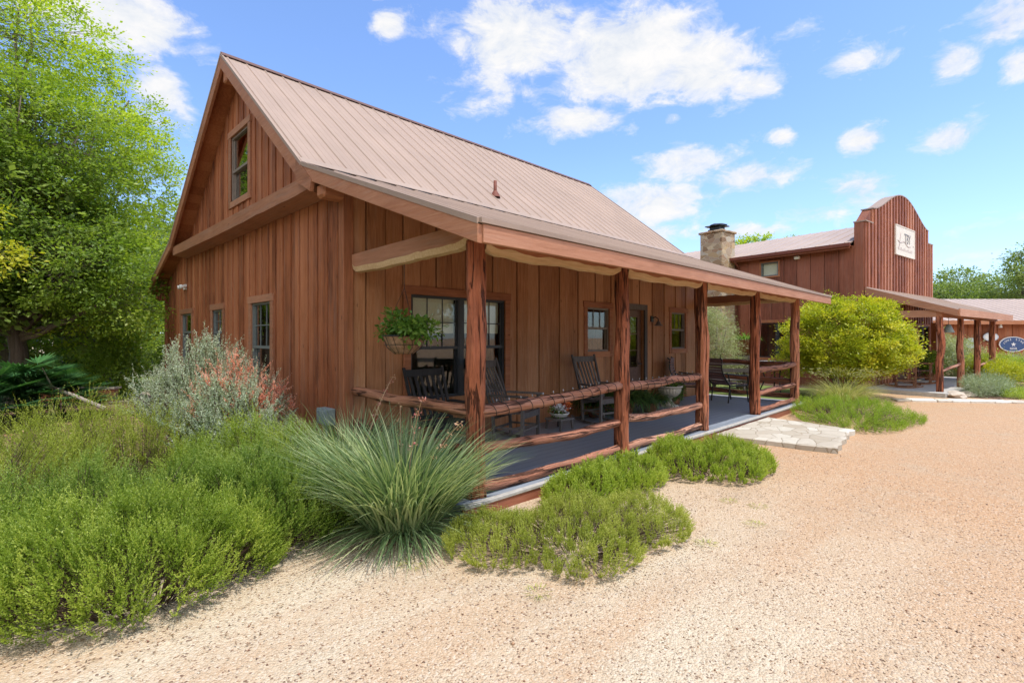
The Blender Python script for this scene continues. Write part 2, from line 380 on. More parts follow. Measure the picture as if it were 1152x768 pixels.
def leaf_quads(P, D, ln, wd, rng=RNG, flat=None):
    """diamond leaves: base P, direction D, length ln, width wd"""
    n = len(P); D = unit(D); rnd = rdir(n, rng) if flat is None else unit(flat + rdir(n, rng) * .5)
    S = unit(np.cross(D, rnd)); ln = np.broadcast_to(ln, n)[:, None]; wd = np.broadcast_to(wd, n)[:, None]
    m = P + D * ln * .5
    return np.stack([P, m + S * wd * .5, P + D * ln, m - S * wd * .5], 1).reshape(-1, 3)
def ribbons(P, az, el, ln, wd, droop, K=5, rng=RNG, taper=1.0, twist=.6):
    """curved blades growing from P: azimuth az, start elevation el, bending down by droop along the length"""
    n = len(P); V = np.zeros((n, K + 1, 2, 3)); cur = P.copy()
    face = az + np.pi / 2 + rng.normal(size=n) * twist
    S = np.stack([np.cos(face), np.sin(face), np.zeros(n)], 1)
    for k in range(K + 1):
        t = k / K; w = (wd * (1 - taper * t ** 1.6) * .5)[:, None]
        V[:, k, 0] = cur + S * w; V[:, k, 1] = cur - S * w
        e = el - droop * (t + .5 / K) ** 1.5
        cur = cur + np.stack([np.cos(e) * np.cos(az), np.cos(e) * np.sin(az), np.sin(e)], 1) * (ln / K)[:, None]
    b = (np.arange(n) * (K + 1) * 2)[:, None, None]; k = (np.arange(K) * 2)[None, :, None]
    q = (b + k + np.array([0, 1, 3, 2])[None, None, :]).reshape(-1, 4)
    return V.reshape(-1, 3), q
def add_leafobj(name, V, var, mat, parent=None, nper=4, quads=None, smooth=False):
    return link(name, np_mesh(name, V, nper, mat, var, smooth, quads), parent)

def lump(x, y, s=1.0, seed=0.0):
    return noise.noise(Vector((x * s + seed, y * s - seed, seed * .37)))
# ------------------------------------------------------------------ world and camera
CAM_A = R(44.54)
cam = bpy.data.objects.new('camera', bpy.data.cameras.new('camera')); COL.objects.link(cam)
cam.location = (0, 0, 1.6); cam.rotation_euler = (R(90), 0, CAM_A - R(90))
cam.data.sensor_width = 36; cam.data.lens = 568.25 / 1152 * 36
cam.data.shift_x = -9.07 / 1152; cam.data.shift_y = -4.7 / 1152
cam.data.clip_end = 2000; cam.data.clip_start = .05
scn.camera = cam

SUN_EL, SUN_AZ = R(71), math.atan2(-.93, .36)     # direction towards the sun, measured from +X
sun = bpy.data.objects.new('sun', bpy.data.lights.new('sun', 'SUN')); COL.objects.link(sun)
sun.data.energy = 2.1; sun.data.angle = R(.53); sun.data.color = (1, .955, .89)
sd = Vector((math.cos(SUN_EL) * math.cos(SUN_AZ), math.cos(SUN_EL) * math.sin(SUN_AZ), math.sin(SUN_EL)))
sun.rotation_euler = sd.to_track_quat('Z', 'Y').to_euler()

world = bpy.data.worlds.new('World'); scn.world = world; world.use_nodes = True
nt = world.node_tree; nt.nodes.clear()
wo = nt.nodes.new('ShaderNodeOutputWorld'); bg = nt.nodes.new('ShaderNodeBackground')
sky = nt.nodes.new('ShaderNodeTexSky'); sky.sky_type = 'NISHITA'; sky.sun_disc = False
sky.sun_elevation = SUN_EL; sky.sun_rotation = math.pi / 2 - SUN_AZ
sky.air_density = 1.0; sky.dust_density = .6; sky.ozone_density = 1.6; sky.altitude = 200
tc = nt.nodes.new('ShaderNodeTexCoord'); nv = N(nt, 'ShaderNodeVectorMath', operation='NORMALIZE'); L(nt, tc.outputs['Generated'], nv.inputs[0])
sp = N(nt, 'ShaderNodeSeparateXYZ'); L(nt, nv.outputs[0], sp.inputs[0])
az = math_(nt, 'ARCTAN2', sp.outputs[1], sp.outputs[0]); el = math_(nt, 'ARCSINE', sp.outputs[2])
# fractal noise warps both the outline and the density of the cumulus
mp = nt.nodes.new('ShaderNodeMapping'); mp.inputs['Scale'].default_value = (1, 1, 1.9); L(nt, nv.outputs[0], mp.inputs[0])
f1 = noise_(nt, mp.outputs[0], 5.5, 9, .62, .3); f2 = noise_(nt, mp.outputs[0], 15, 10, .66, .4)
clouds = [  # bearing from +X and height above the horizon in degrees, half width, half height, weight
    (44.5, 30.5, 7.5, 4.4, 1.00), (33.1, 28.7, 8.8, 4.4, 1.15), (24.7, 26.5, 6.4, 3.3, 1.00), (38.5, 22.9, 6.1, 1.7, 0.95), (20.0, 24.2, 2.9, 1.8, 0.90), (47.1, 26.2, 6.0, 2.8, 0.70), (27.0, 18.1, 5.7, 2.2, 0.90), (20.0, 16.0, 4.8, 1.8, 0.85), (29.8, 14.4, 6.8, 2.5, 0.95), (33.1, 11.4, 8.4, 1.3, 0.80), (10.4, 17.9, 2.0, 1.4, 1.00), (4.1, 16.8, 2.4, 1.4, 1.00), (17.1, 19.3, 1.4, 0.8, 0.90), (3.9, 22.6, 2.0, 1.7, 0.95), (0.8, 24.6, 3.0, 2.2, 1.00), (-0.0, 21.2, 1.1, 1.4, 0.80), (10.8, 13.7, 4.1, 2.0, 0.95), (13.3, 12.2, 3.5, 1.3, 0.60), (82.9, 26.2, 6.4, 2.4, 1.10), (80.0, 21.8, 2.2, 2.0, 1.00), (59.3, 30.9, 1.7, 1.1, 0.90), (11.1, 24.4, 2.9, 0.8, 0.80), (2.9, 6.8, 3.2, 1.2, 0.70), (27.9, 22.4, 1.3, 0.7, 0.70), (20.4, 10.8, 5.6, 0.9, 0.80), (78.3, 20.4, 1.4, 1.5, 0.60), (14.0, 12.5, 4.2, 1.6, 0.75), (24.5, 6.2, 5.0, 1.3, 0.70), (-1.5, 9.5, 3.5, 1.0, 0.70)]
tot = None
for (a, e, sa, se, wgt) in clouds:
    a, e, sa, se = R(a), R(e), R(sa), R(se)
    da = math_(nt, 'DIVIDE', math_(nt, 'SUBTRACT', az, a), sa); de = math_(nt, 'DIVIDE', math_(nt, 'SUBTRACT', el, e), se)
    r2 = math_(nt, 'ADD', math_(nt, 'MULTIPLY', da, da), math_(nt, 'MULTIPLY', de, de))
    g = math_(nt, 'MULTIPLY', math_(nt, 'EXPONENT', math_(nt, 'MULTIPLY', r2, -.85)), wgt)
    tot = g if tot is None else math_(nt, 'MAXIMUM', tot, g)
# unseen cloud added behind and overhead as fill light, outside the mapped quarter
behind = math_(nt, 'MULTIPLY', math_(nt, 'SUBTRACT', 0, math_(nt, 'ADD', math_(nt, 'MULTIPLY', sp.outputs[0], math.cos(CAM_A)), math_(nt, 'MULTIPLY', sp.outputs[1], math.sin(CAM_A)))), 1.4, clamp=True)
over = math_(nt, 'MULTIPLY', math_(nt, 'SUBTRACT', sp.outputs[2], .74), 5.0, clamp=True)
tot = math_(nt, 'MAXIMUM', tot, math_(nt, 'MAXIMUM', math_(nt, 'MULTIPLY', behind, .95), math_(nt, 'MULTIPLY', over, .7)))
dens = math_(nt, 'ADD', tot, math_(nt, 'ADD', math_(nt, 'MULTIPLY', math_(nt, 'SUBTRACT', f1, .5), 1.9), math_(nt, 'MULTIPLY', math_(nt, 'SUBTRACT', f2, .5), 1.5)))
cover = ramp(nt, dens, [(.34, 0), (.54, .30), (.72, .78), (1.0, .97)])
veil = math_(nt, 'MULTIPLY', ramp(nt, el, [(.0, .30), (.12, .16), (.35, .04), (.9, 0)]), 1.0)
shade = ramp(nt, math_(nt, 'ADD', f2, math_(nt, 'MULTIPLY', f1, .5)), [(.52, (.74, .80, .90)), (.74, (.93, .95, .98)), (.92, (1.06, 1.04, 1.02))])
CLOUD = N(nt, 'ShaderNodeVectorMath', operation='SCALE'); L(nt, shade, CLOUD.inputs[0]); L(nt, math_(nt, 'ADD', 3.15, math_(nt, 'MULTIPLY', behind, 4.6)), CLOUD.inputs['Scale'])  # rear cloud made brighter to fill the shaded gable and porch
skyc = N(nt, 'ShaderNodeVectorMath', operation='MULTIPLY'); L(nt, sky.outputs[0], skyc.inputs[0]); skyc.inputs[1].default_value = (.66, .76, .93)
veilc = mixc(nt, veil, skyc.outputs[0], (3.1, 4.0, 5.1))
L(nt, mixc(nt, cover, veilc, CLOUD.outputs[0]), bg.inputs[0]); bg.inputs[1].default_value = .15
L(nt, bg.outputs[0], wo.inputs[0])

scn.view_settings.view_transform = 'Standard'; scn.view_settings.look = 'None'
scn.view_settings.gamma = 1; scn.view_settings.use_curve_mapping = False
scn.view_settings.exposure = 1.03
scn.cycles.max_bounces = 8; scn.cycles.diffuse_bounces = 4; scn.cycles.transparent_max_bounces = 12
scn.cycles.transmission_bounces = 4; scn.cycles.glossy_bounces = 3
scn.cycles.caustics_reflective = False; scn.cycles.caustics_refractive = False
scn.cycles.use_denoising = True

# ------------------------------------------------------------------ ground
def ground_sheet():
    # one sheet out to the horizon, finely divided near the drive, with a slight unevenness
    xs = np.concatenate([np.array([-400, -200, -100, -50, -25]), np.linspace(-12, 30, 170), np.array([45, 80, 160, 300, 600])])
    V = np.array([(x, y, 0) for y in xs for x in xs], dtype=float)
    for i in range(len(V)):
        x, y = V[i, 0], V[i, 1]
        if -12 < x < 30 and -12 < y < 30:
            V[i, 2] = -.012 + .018 * noise.noise(Vector((x * .5, y * .5, 0))) + .008 * noise.noise(Vector((x * 1.9, y * 1.9, 3)))
        else: V[i, 2] = -.02
    n = len(xs); q = np.array([(j * n + i, j * n + i + 1, (j + 1) * n + i + 1, (j + 1) * n + i) for j in range(n - 1) for i in range(n - 1)])
    o = link('gravel_ground', np_mesh('gravel_ground', V, 4, M['gravel'], np.zeros(len(q)), True, q))
    tag(o, kind='structure')
ground_sheet()
def patch(name, pts, z, mat, n=6, seed=1.0, amp=.12):
    """a low bed of earth or turf with an irregular edge, tapering down to the gravel"""
    P = []
    K = len(pts)
    for i in range(K):
        a, b = Vector(pts[i]), Vector(pts[(i + 1) % K])
        for k in range(n):
            p = a.lerp(b, k / n); P.append(p + Vector((lump(p.x, p.y, 1.3, seed), lump(p.x, p.y, 1.3, seed + 9))) * amp)
    c = sum(P, Vector((0, 0))) / len(P)
    vs = [(c.x, c.y, z)] + [(c.x + (p.x - c.x) * .6, c.y + (p.y - c.y) * .6, z) for p in P] + [(c.x + (p.x - c.x) * .94, c.y + (p.y - c.y) * .94, z) for p in P] + [(p.x, p.y, -.05) for p in P]
    m = len(P); b = MB()
    fs = [(0, 1 + i, 1 + (i + 1) % m) for i in range(m)]
    fs += [(1 + i, 1 + m + i, 1 + m + (i + 1) % m, 1 + (i + 1) % m) for i in range(m)]
    fs += [(1 + m + i, 1 + 2 * m + i, 1 + 2 * m + (i + 1) % m, 1 + m + (i + 1) % m) for i in range(m)]
    b.add(vs, fs); o = b.build(name, mat, smooth=True); tag(o, kind='structure'); return o
patch('mulch_bed', [(-2.5, 4.3), (.2, 4.15), (1.1, 3.85), (1.9, 4.1), (2.6, 3.9), (2.88, 4.6), (2.88, 5.95), (2.86, 15.9), (1.2, 16.6), (-5, 13.5), (-5, 7)], .015, M['mulch'], amp=.2)
patch('back_lawn', [(-30, 15), (-6, 13.9), (-1, 15.6), (2.4, 17.2), (9, 24), (22, 45), (6, 70), (-45, 55)], .012, M['lawn'], amp=.6)
patch('side_lawn', [(12.95, 3.55), (12.95, 6), (13.2, 8.5), (17.6, 8.6), (17.6, 4.4), (14.6, 2.9)], .022, M['lawn'], amp=.08)
patch('border_soil', [(17.9, 1.2), (18.6, 1.35), (22, .75), (28, -1), (34, -3), (36, -10), (22, -3), (18.7, -.35), (17.8, .5)], .012, M['mulch'], amp=.2)

# loose chippings lying on the drive: nobody could count them
def chippings():
    n = 34000
    r = 1.6 + 7.5 * RNG.random(n) ** 1.35; th = CAM_A + R(-50) + R(88) * RNG.random(n)
    X = r * np.cos(th); Y = r * np.sin(th)
    ok = (Y < 3.35) | (X < 2.7); X, Y = X[ok], Y[ok]; n = len(X)
    s = (.0022 + .0062 * RNG.random(n) ** 3 + .005 * (RNG.random(n) > .994))
    base = np.array([(1, 0, 0), (-.5, .87, 0), (-.5, -.87, 0), (.1, .0, 1), (0, 0, -.6)])
    tri = np.array([(0, 1, 3), (1, 2, 3), (2, 0, 3), (1, 0, 4), (2, 1, 4), (0, 2, 4)])
    B = base[None] * (1 + .35 * RNG.normal(size=(n, 5, 3)))
    rot = RNG.random(n) * 6.28; c, sn = np.cos(rot), np.sin(rot)
    Vx = B[..., 0] * c[:, None] - B[..., 1] * sn[:, None]; Vy = B[..., 0] * sn[:, None] + B[..., 1] * c[:, None]
    V = np.stack([Vx, Vy, B[..., 2] * .7], -1) * s[:, None, None]
    Z = np.array([-.012 + .018 * noise.noise(Vector((x * .5, y * .5, 0))) + .008 * noise.noise(Vector((x * 1.9, y * 1.9, 3))) for x, y in zip(X, Y)])
    V += np.stack([X, Y, Z + s * .35], -1)[:, None, :]
    q = (np.arange(n)[:, None, None] * 5 + tri[None]).reshape(-1, 3)
    m, nt, out = new_mat('loose_chippings')
    c = ramp(nt, attr(nt), [(0, (.42, .25, .15)), (.3, (.52, .38, .26)), (.7, (.57, .47, .35)), (.86, (.62, .53, .42)), (.89, (.26, .11, .06)), (1, (.12, .07, .05))], 'LINEAR')
    bsdf(nt, out, c, .85)
    o = link('gravel_chippings', np_mesh('gravel_chippings', V.reshape(-1, 3), 3, m, np.repeat(RNG.random(n), 6), False, q)); tag(o, kind='stuff')
chippings()

# ------------------------------------------------------------------ walls of boards
def board_wall(mb, to3, U0, U1, top, holes, bw=.27, step=.016, gap=.017, bottom=0.0, mi=0, thick=.025, back=.09):
    """vertical boards, alternate ones proud, cut round the holes (u0,u1,z0,z1); to3(u, out, z) gives the point"""
    n = max(1, round((U1 - U0) / bw)); bw = (U1 - U0) / n
    tops = top if callable(top) else (lambda u: top)
    def quadbox(u0, u1, za0, za1, zb0, zb1, o0, o1, var):
        vs = [to3(u0, o0, za0), to3(u1, o0, zb0), to3(u0, o1, za0), to3(u1, o1, zb0), to3(u0, o0, za1), to3(u1, o0, zb1), to3(u0, o1, za1), to3(u1, o1, zb1)]
        mb.hexa(vs, mi, var)
    kinks = sorted({k for k in getattr(top, 'kinks', [])})
    for i in range(n):
        a, b = U0 + i * bw, U0 + (i + 1) * bw; var = random.random()
        st = step * (i % 2) + random.uniform(0, .004)
        cuts = sorted({a, b} | {h[k] for h in holes for k in (0, 1) if a < h[k] < b} | {k for k in kinks if a < k < b})
        for u0, u1 in zip(cuts, cuts[1:]):
            if u1 - u0 < .004: continue
            g0 = gap / 2 if u0 == a else 0; g1 = gap / 2 if u1 == b else 0
            mid = (u0 + u1) / 2; spans = [(bottom, None)]
            hs = sorted([h for h in holes if h[0] <= mid <= h[1]], key=lambda h: h[2])
            z = bottom; segs = []
            for h in hs: segs.append((z, h[2])); z = h[3]
            segs.append((z, None))
            for z0, z1 in segs:
                t0 = tops(u0 + g0) if z1 is None else z1; t1 = tops(u1 - g1) if z1 is None else z1
                if min(t0, t1) - z0 < .02 and max(t0, t1) - z0 < .02: continue
                quadbox(u0 + g0, u1 - g1, z0, max(t0, z0), z0, max(t1, z0), 0, thick + st, var)
    # backing studs and paper behind the boards, with the same openings
    cuts = sorted({U0, U1} | {h[k] for h in holes for k in (0, 1)} | set(kinks))
    for u0, u1 in zip(cuts, cuts[1:]):
        mid = (u0 + u1) / 2; hs = sorted([h for h in holes if h[0] <= mid <= h[1]], key=lambda h: h[2]); z = bottom
        for h in hs + [None]:
            t0, t1 = (tops(u0), tops(u1)) if h is None else (h[2], h[2])
            if max(t0, t1) > z + .01: quadbox(u0, u1, z, max(t0, z), z, max(t1, z), -back, -.001, .0)
            if h: z = h[3]

def window(parent, to3, u0, u1, z0, z1, meet=None, grille=(0, 0), mull=None, blind_or_sheen=None, mats=('trimx', 'frame', 'glass'), trim=.11, label=None, sill=True, room=True, name='window', bf=0):
    """u0..z1 is the opening. Casing proud of the boards; two sashes, the lower set back; glass; optional blind"""
    S = lambda *a: hx(to3, *a)
    c = MB(); t = trim; o = (.026, .062)
    S(c, u0 - t, u0, z0 - (t if sill else 0), z1, *o); S(c, u1, u1 + t, z0 - (t if sill else 0), z1, *o)
    S(c, u0 - t - .02, u1 + t + .02, z1, z1 + t * 1.05, .026, .068)
    if sill: S(c, u0, u1, z0 - t, z0, .026, .066)
    w = c.build(name, M[mats[0]], parent, bevel=.004)
    if label: w['label'] = label
    f = MB(); e = .035
    units = [(u0, u1)] if mull is None else [(u0, mull - .02), (mull + .02, u1)]
    if mull is not None: S(f, mull - .035, mull + .035, z0, z1, -.02, .034)
    glass = MB()
    for a, b in units:
        S(f, a, a + e, z0, z1, -.05, .028); S(f, b - e, b, z0, z1, -.05, .028)
        S(f, a + e, b - e, z1 - e, z1, -.05, .027); S(f, a + e, b - e, z0, z0 + e, -.05, .027)
        if meet:
            S(f, a + e, b - e, meet - .022, meet + .022, -.045, .022)
            for lo, hi, oo in ((z0 + e, meet - .022, -.03), (meet + .022, z1 - e, -.008)):
                S(f, a + e, a + e + .028, lo, hi, oo - .012, oo + .012); S(f, b - e - .028, b - e, lo, hi, oo - .012, oo + .012)
                S(glass, a + e + .028, b - e - .028, lo, hi, oo - .003, oo + .003)
        else: S(glass, a + e, b - e, z0 + e, z1 - e, -.02, -.014)
        gx, gz = grille; lo = (meet + .022) if meet else z0 + e
        for k in range(1, gx): 
            uu = a + e + (b - a - 2 * e) * k / gx; S(f, uu - .007, uu + .007, lo, z1 - e, -.004, .006)
        for k in range(1, gz):
            zz = lo + (z1 - e - lo) * k / gz; S(f, a + e, b - e, zz - .007, zz + .007, -.005, .005)
    link_part(f.build('sash', M[mats[1]], None), w); link_part(glass.build('pane', M[mats[2]], None), w)
    if blind_or_sheen:
        bl = MB()
        for a, b in units: S(bl, a + e, b - e, blind_or_sheen, z1 - e, -.085, -.08)
        link_part(bl.build('blind_or_sheen', M['blind_or_sheen'], None), w)
    if room:   # back wall and floor coloured dark to stand for the unlit room
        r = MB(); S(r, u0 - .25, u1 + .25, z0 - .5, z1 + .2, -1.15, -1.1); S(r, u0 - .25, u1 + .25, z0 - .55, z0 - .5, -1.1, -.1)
        link_part(r.build('room_lining', M['room_dark'], None), w)
    return w
def link_part(o, parent):
    o.parent = parent; o.location = (0, 0, 0); return o
def hx(to3, mb, u0, u1, z0, z1, o0, o1, mi=0, var=None):
    mb.hexa([to3(u0, o0, z0), to3(u1, o0, z0), to3(u0, o1, z0), to3(u1, o1, z0), to3(u0, o0, z1), to3(u1, o0, z1), to3(u0, o1, z1), to3(u1, o1, z1)], mi, var)

def log_tube(mb, p, q, r0, r1, seed, n=18, K=26, sag=0.0, gnarl=.18, bend=.03, mi=0, flute=.1):
    p, q = Vector(p), Vector(q); pts = []; d = q - p; ln = d.length
    side = d.normalized().cross(Vector((0, 0, 1)))
    if side.length < .1: side = Vector((1, 0, 0))
    side.normalize(); up = side.cross(d.normalized())
    for i in range(K):
        t = i / (K - 1); w = math.sin(math.pi * t)
        o = side * noise.noise(Vector((t * ln * 1.1, seed, 0))) * bend * w * 2 + up * noise.noise(Vector((t * ln * 1.1, seed, 7))) * bend * w * 2
        pts.append(p.lerp(q, t) + o - Vector((0, 0, 1)) * sag * w)
    def rad(i, t):
        s = i / (K - 1); r = r0 + (r1 - r0) * s
        a = noise.noise(Vector((math.cos(t) * 1.4, math.sin(t) * 1.4, s * ln * .9 + seed)))
        b = noise.noise(Vector((math.cos(t) * 3.4, math.sin(t) * 3.4, s * ln * 2.6 + seed * 2)))
        c = -abs(noise.noise(Vector((math.cos(t) * 4.2, math.sin(t) * 4.2, s * ln * 1.1 + seed * 3)))) * 2 + .5
        return r * (1 + gnarl * a + gnarl * .6 * b + flute * c)
    mb.tube(pts, rad, n, mi)

# ------------------------------------------------------------------ the cabin
XG, YW, XB, YB = 2.923, 5.922, 12.75, 15.85      # gable wall, porch wall, far end, rear corner
XR, XE = 2.596, 13.04                             # rakes
PROF = [(3.0, 2.517), (6.37, 3.771), (9.75, 6.46), (13.66, 3.77), (16.18, 2.908)]
def roofz(y):
    for (a, za), (b, zb) in zip(PROF, PROF[1:]):
        if y <= b or b == PROF[-1][0]: return za + (zb - za) * (y - a) / (b - a)
cab = empty('cabin', (XG, YW, 0), wm=True)
tag(cab, 'brown board-sided cabin with a steep pinkish metal roof and a log porch', 'house')

def top_gable(u): return roofz(u) - .10
top_gable.kinks = [6.37, 9.75, 13.66]
gable_to3 = lambda u, o, z: (XG - .0 - o + .03, u, z)
porch_to3 = lambda u, o, z: (u, YW - o + .03, z)
g_holes = [(8.36, 9.25, .62, 2.17), (10.88, 11.55, 1.2, 2.14), (13.19, 14.09, 1.0, 2.14), (9.40, 10.36, 4.08, 5.27)]
b = MB(); board_wall(b, gable_to3, YW, YB, top_gable, g_holes, bw=.15, step=.013, gap=.02); w = b.build('gable_wall', M['siding'], cab)
b = MB(); p_holes = [(3.87, 5.65, .73, 2.19), (7.85, 8.58, 1.32, 2.18), (9.05, 9.93, .12, 2.2), (11.17, 11.88, 1.32, 2.2)]
board_wall(b, porch_to3, XG + .02, XB, 3.42, p_holes, bottom=.1); b.build('porch_wall', M['siding_porch'], cab)
b = MB(); board_wall(b, lambda u, o, z: (u, YB + o - .03, z), XG, XB, 2.95, []); b.build('rear_wall', M['siding'], cab)
b = MB(); board_wall(b, lambda u, o, z: (XB + o - .03, u, z), YW, YB, top_gable, []); b.build('far_gable_wall', M['siding'], cab)
b = MB(); b.box(XG - .035, XG + .1, YW - .045, YW + .09, .1, 3.5); b.build('corner_board', M['trimz'], cab, bevel=.006)
b = MB(); b.box(XB - .09, XB + .045, YW - .045, YW + .09, .1, 3.5); b.build('corner_board', M['trimz'], cab, bevel=.006)
b = MB(); b.box(XG - .03, XG + .11, YB - .09, YB + .045, 0, 2.9); b.build('corner_board', M['trimz'], cab, bevel=.006)

# windows
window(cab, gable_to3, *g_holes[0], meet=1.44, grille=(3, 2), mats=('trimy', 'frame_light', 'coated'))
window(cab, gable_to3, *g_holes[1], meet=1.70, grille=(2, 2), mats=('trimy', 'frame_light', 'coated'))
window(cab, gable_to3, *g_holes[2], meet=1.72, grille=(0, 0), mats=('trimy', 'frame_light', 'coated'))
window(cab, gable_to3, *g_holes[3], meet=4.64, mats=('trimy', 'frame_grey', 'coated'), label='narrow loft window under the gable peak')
window(cab, porch_to3, *p_holes[0], meet=1.45, grille=(3, 2), mull=4.76, blind_or_sheen=1.66, label='wide twin window with cream blinds', sill=False)
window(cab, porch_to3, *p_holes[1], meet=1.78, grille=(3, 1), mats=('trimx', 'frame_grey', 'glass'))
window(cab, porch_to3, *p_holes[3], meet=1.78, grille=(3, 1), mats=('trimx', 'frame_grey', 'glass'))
# door
d = MB(); hx(porch_to3, d, 8.94, 9.05, .12, 2.32, .026, .07); hx(porch_to3, d, 9.93, 10.04, .12, 2.32, .026, .07); hx(porch_to3, d, 9.05, 9.93, 2.2, 2.32, .026, .07)
hx(porch_to3, d, 9.05, 9.93, .12, .15, -.08, .06)
frame = d.build('door_frame', M['greywood'], None)
d = MB(); hx(porch_to3, d, 9.06, 9.2, .15, 2.2, -.07, -.03); hx(porch_to3, d, 9.78, 9.92, .15, 2.2, -.07, -.03); hx(porch_to3, d, 9.2, 9.78, 2.04, 2.2, -.07, -.03)
hx(porch_to3, d, 9.2, 9.78, .15, .95, -.07, -.03); hx(porch_to3, d, 9.27, 9.71, .3, .8, -.031, -.02)
for k in (1, 2): hx(porch_to3, d, 9.2, 9.78, .95 + 1.09 * k / 3 - .01, .95 + 1.09 * k / 3 + .01, -.06, -.035)
hx(porch_to3, d, 9.48, 9.5, .95, 2.04, -.058, -.037)
door = d.build('door', M['door'], cab, bevel=.003); link_part(frame, door)
d = MB(); hx(porch_to3, d, 9.2, 9.78, .95, 2.04, -.05, -.046); link_part(d.build('pane', M['glass'], None), door)
d = MB(); d.tube([(9.84, YW + .06, 1.02), (9.84, YW + .0, 1.02)], .012, 8); d.tube([(9.84, YW + .0, 1.02), (9.73, YW + .0, 1.02)], .011, 8); link_part(d.build('handle', M['darkmetal'], None), door)

# roof: a folded steel sheet with raised ribs on both pitches
def roof_part():
    b = MB(); th = .03
    def slab(y0, z0, y1, z1, x0=XR, x1=XE, t=th, mi=0, lift=0):
        b.hexa([(x0, y0, z0 - t + lift), (x1, y0, z0 - t + lift), (x0, y1, z1 - t + lift), (x1, y1, z1 - t + lift), (x0, y0, z0 + lift), (x1, y0, z0 + lift), (x0, y1, z1 + lift), (x1, y1, z1 + lift)], mi, .5)
    for (a, za), (c, zc) in zip(PROF, PROF[1:]):
        slab(a, za, c, zc)
        ny, nz = -(zc - za), (c - a); l = math.hypot(ny, nz); ny, nz = ny / l, nz / l
        k = 0; x = XR + .06
        while x < XE - .04:
            for (w0, w1, hh) in ((.02, .010, .015), ):
                e0 = .015
                P = []
                for (yy, zz) in ((a, za), (c, zc)):
                    P += [(x - w0, yy, zz), (x + w0, yy, zz), (x - w1, yy + ny * hh, zz + nz * hh), (x + w1, yy + ny * hh, zz + nz * hh)]
                b.add(P, [(0, 1, 3, 2), (4, 6, 7, 5), (0, 2, 6, 4), (2, 3, 7, 6), (3, 1, 5, 7)], 0, .5)
            # two low stiffening swages between the ribs
            for dx in (.1, .2):
                if x + dx > XE - .03: continue
                P = []
                for (yy, zz) in ((a, za), (c, zc)):
                    P += [(x + dx - .012, yy, zz), (x + dx + .012, yy, zz), (x + dx, yy + ny * .005, zz + nz * .005)]
                b.add(P, [(0, 2, 5, 3), (2, 1, 4, 5)], 0, .5)
            x += .305
    return b.build('roof', M['roof'], cab)
rf = roof_part()
b = MB()
for s in (-1, 1):
    y0, z0 = 9.75, 6.46 + .045; y1 = 9.75 + s * .10; z1 = 6.46 - .08 + .04
    b.hexa([(XR - .02, y0, z0 - .01), (XE + .02, y0, z0 - .01), (XR - .02, y1, z1 - .01), (XE + .02, y1, z1 - .01), (XR - .02, y0, z0), (XE + .02, y0, z0), (XR - .02, y1, z1), (XE + .02, y1, z1)])
ridge = b.build('ridge_cap', M['darkmetal'], None); link_part(ridge, rf); ridge.data.materials[0] = M['ridge']
b = MB()    # break flashing with its foam closures showing as dark dashes
for (yk, zk, s0, s1) in ((6.37, 3.771, .795, .372), (13.66, 3.77, -.342, -.795)):
    for (ya, yb) in ((yk - .12, yk), (yk, yk + .1)):
        sl = s1 if ya < yk else s0
        if yk > 10: sl = -.795 if ya < yk else -.342
        za, zb = zk + (ya - yk) * sl, zk + (yb - yk) * sl
        b.hexa([(XR - .01, ya, za + .022), (XE, ya, za + .022), (XR - .01, yb, zb + .022), (XE, yb, zb + .022), (XR - .01, ya, za + .03), (XE, ya, za + .03), (XR - .01, yb, zb + .03), (XE, yb, zb + .03)])
    link_part(b.build('break_flashing', M['flash'], None), rf); b = MB()
b = MB(); x = XR + .06
while x < XE - .3:
    if random.random() < .8:
        b = MB(); b.box(x + .04, x + .04 + random.uniform(.08, .22), 6.242, 6.25, 3.727, 3.748); link_part(b.build('closure_strip', M['darkmetal'], None), rf)
    x += .305
b = MB(); b.tube([(6.4, 6.95, 4.15), (6.4, 6.95, 4.52)], .032, 12); b.lathe([(.1, -.06), (.055, .03), (.035, .06)], (6.4, 6.95, 4.27), 14)
vp = b.build('vent_pipe', M['rust'], cab, smooth=True)
# soffit boards under the sheet
b = MB()
for (a, za), (c, zc) in zip(PROF, PROF[1:]):
    nseg = max(1, round((c - a) / .19))
    for k in range(nseg):
        y0, y1 = a + (c - a) * k / nseg, a + (c - a) * (k + 1) / nseg
        z0, z1 = roofz(y0) - .035, roofz(y1) - .035
        if k == nseg - 1 or True:
            z0 = za + (zc - za) * k / nseg - .035; z1 = za + (zc - za) * (k + 1) / nseg - .035
        b.hexa([(XR + .03, y0 + .003, z0 - .03), (XE - .03, y0 + .003, z0 - .03), (XR + .03, y1 - .003, z1 - .03), (XE - .03, y1 - .003, z1 - .03), (XR + .03, y0 + .003, z0), (XE - .03, y0 + .003, z0), (XR + .03, y1 - .003, z1), (XE - .03, y1 - .003, z1)])
b.build('soffit', M['soffit'], cab)
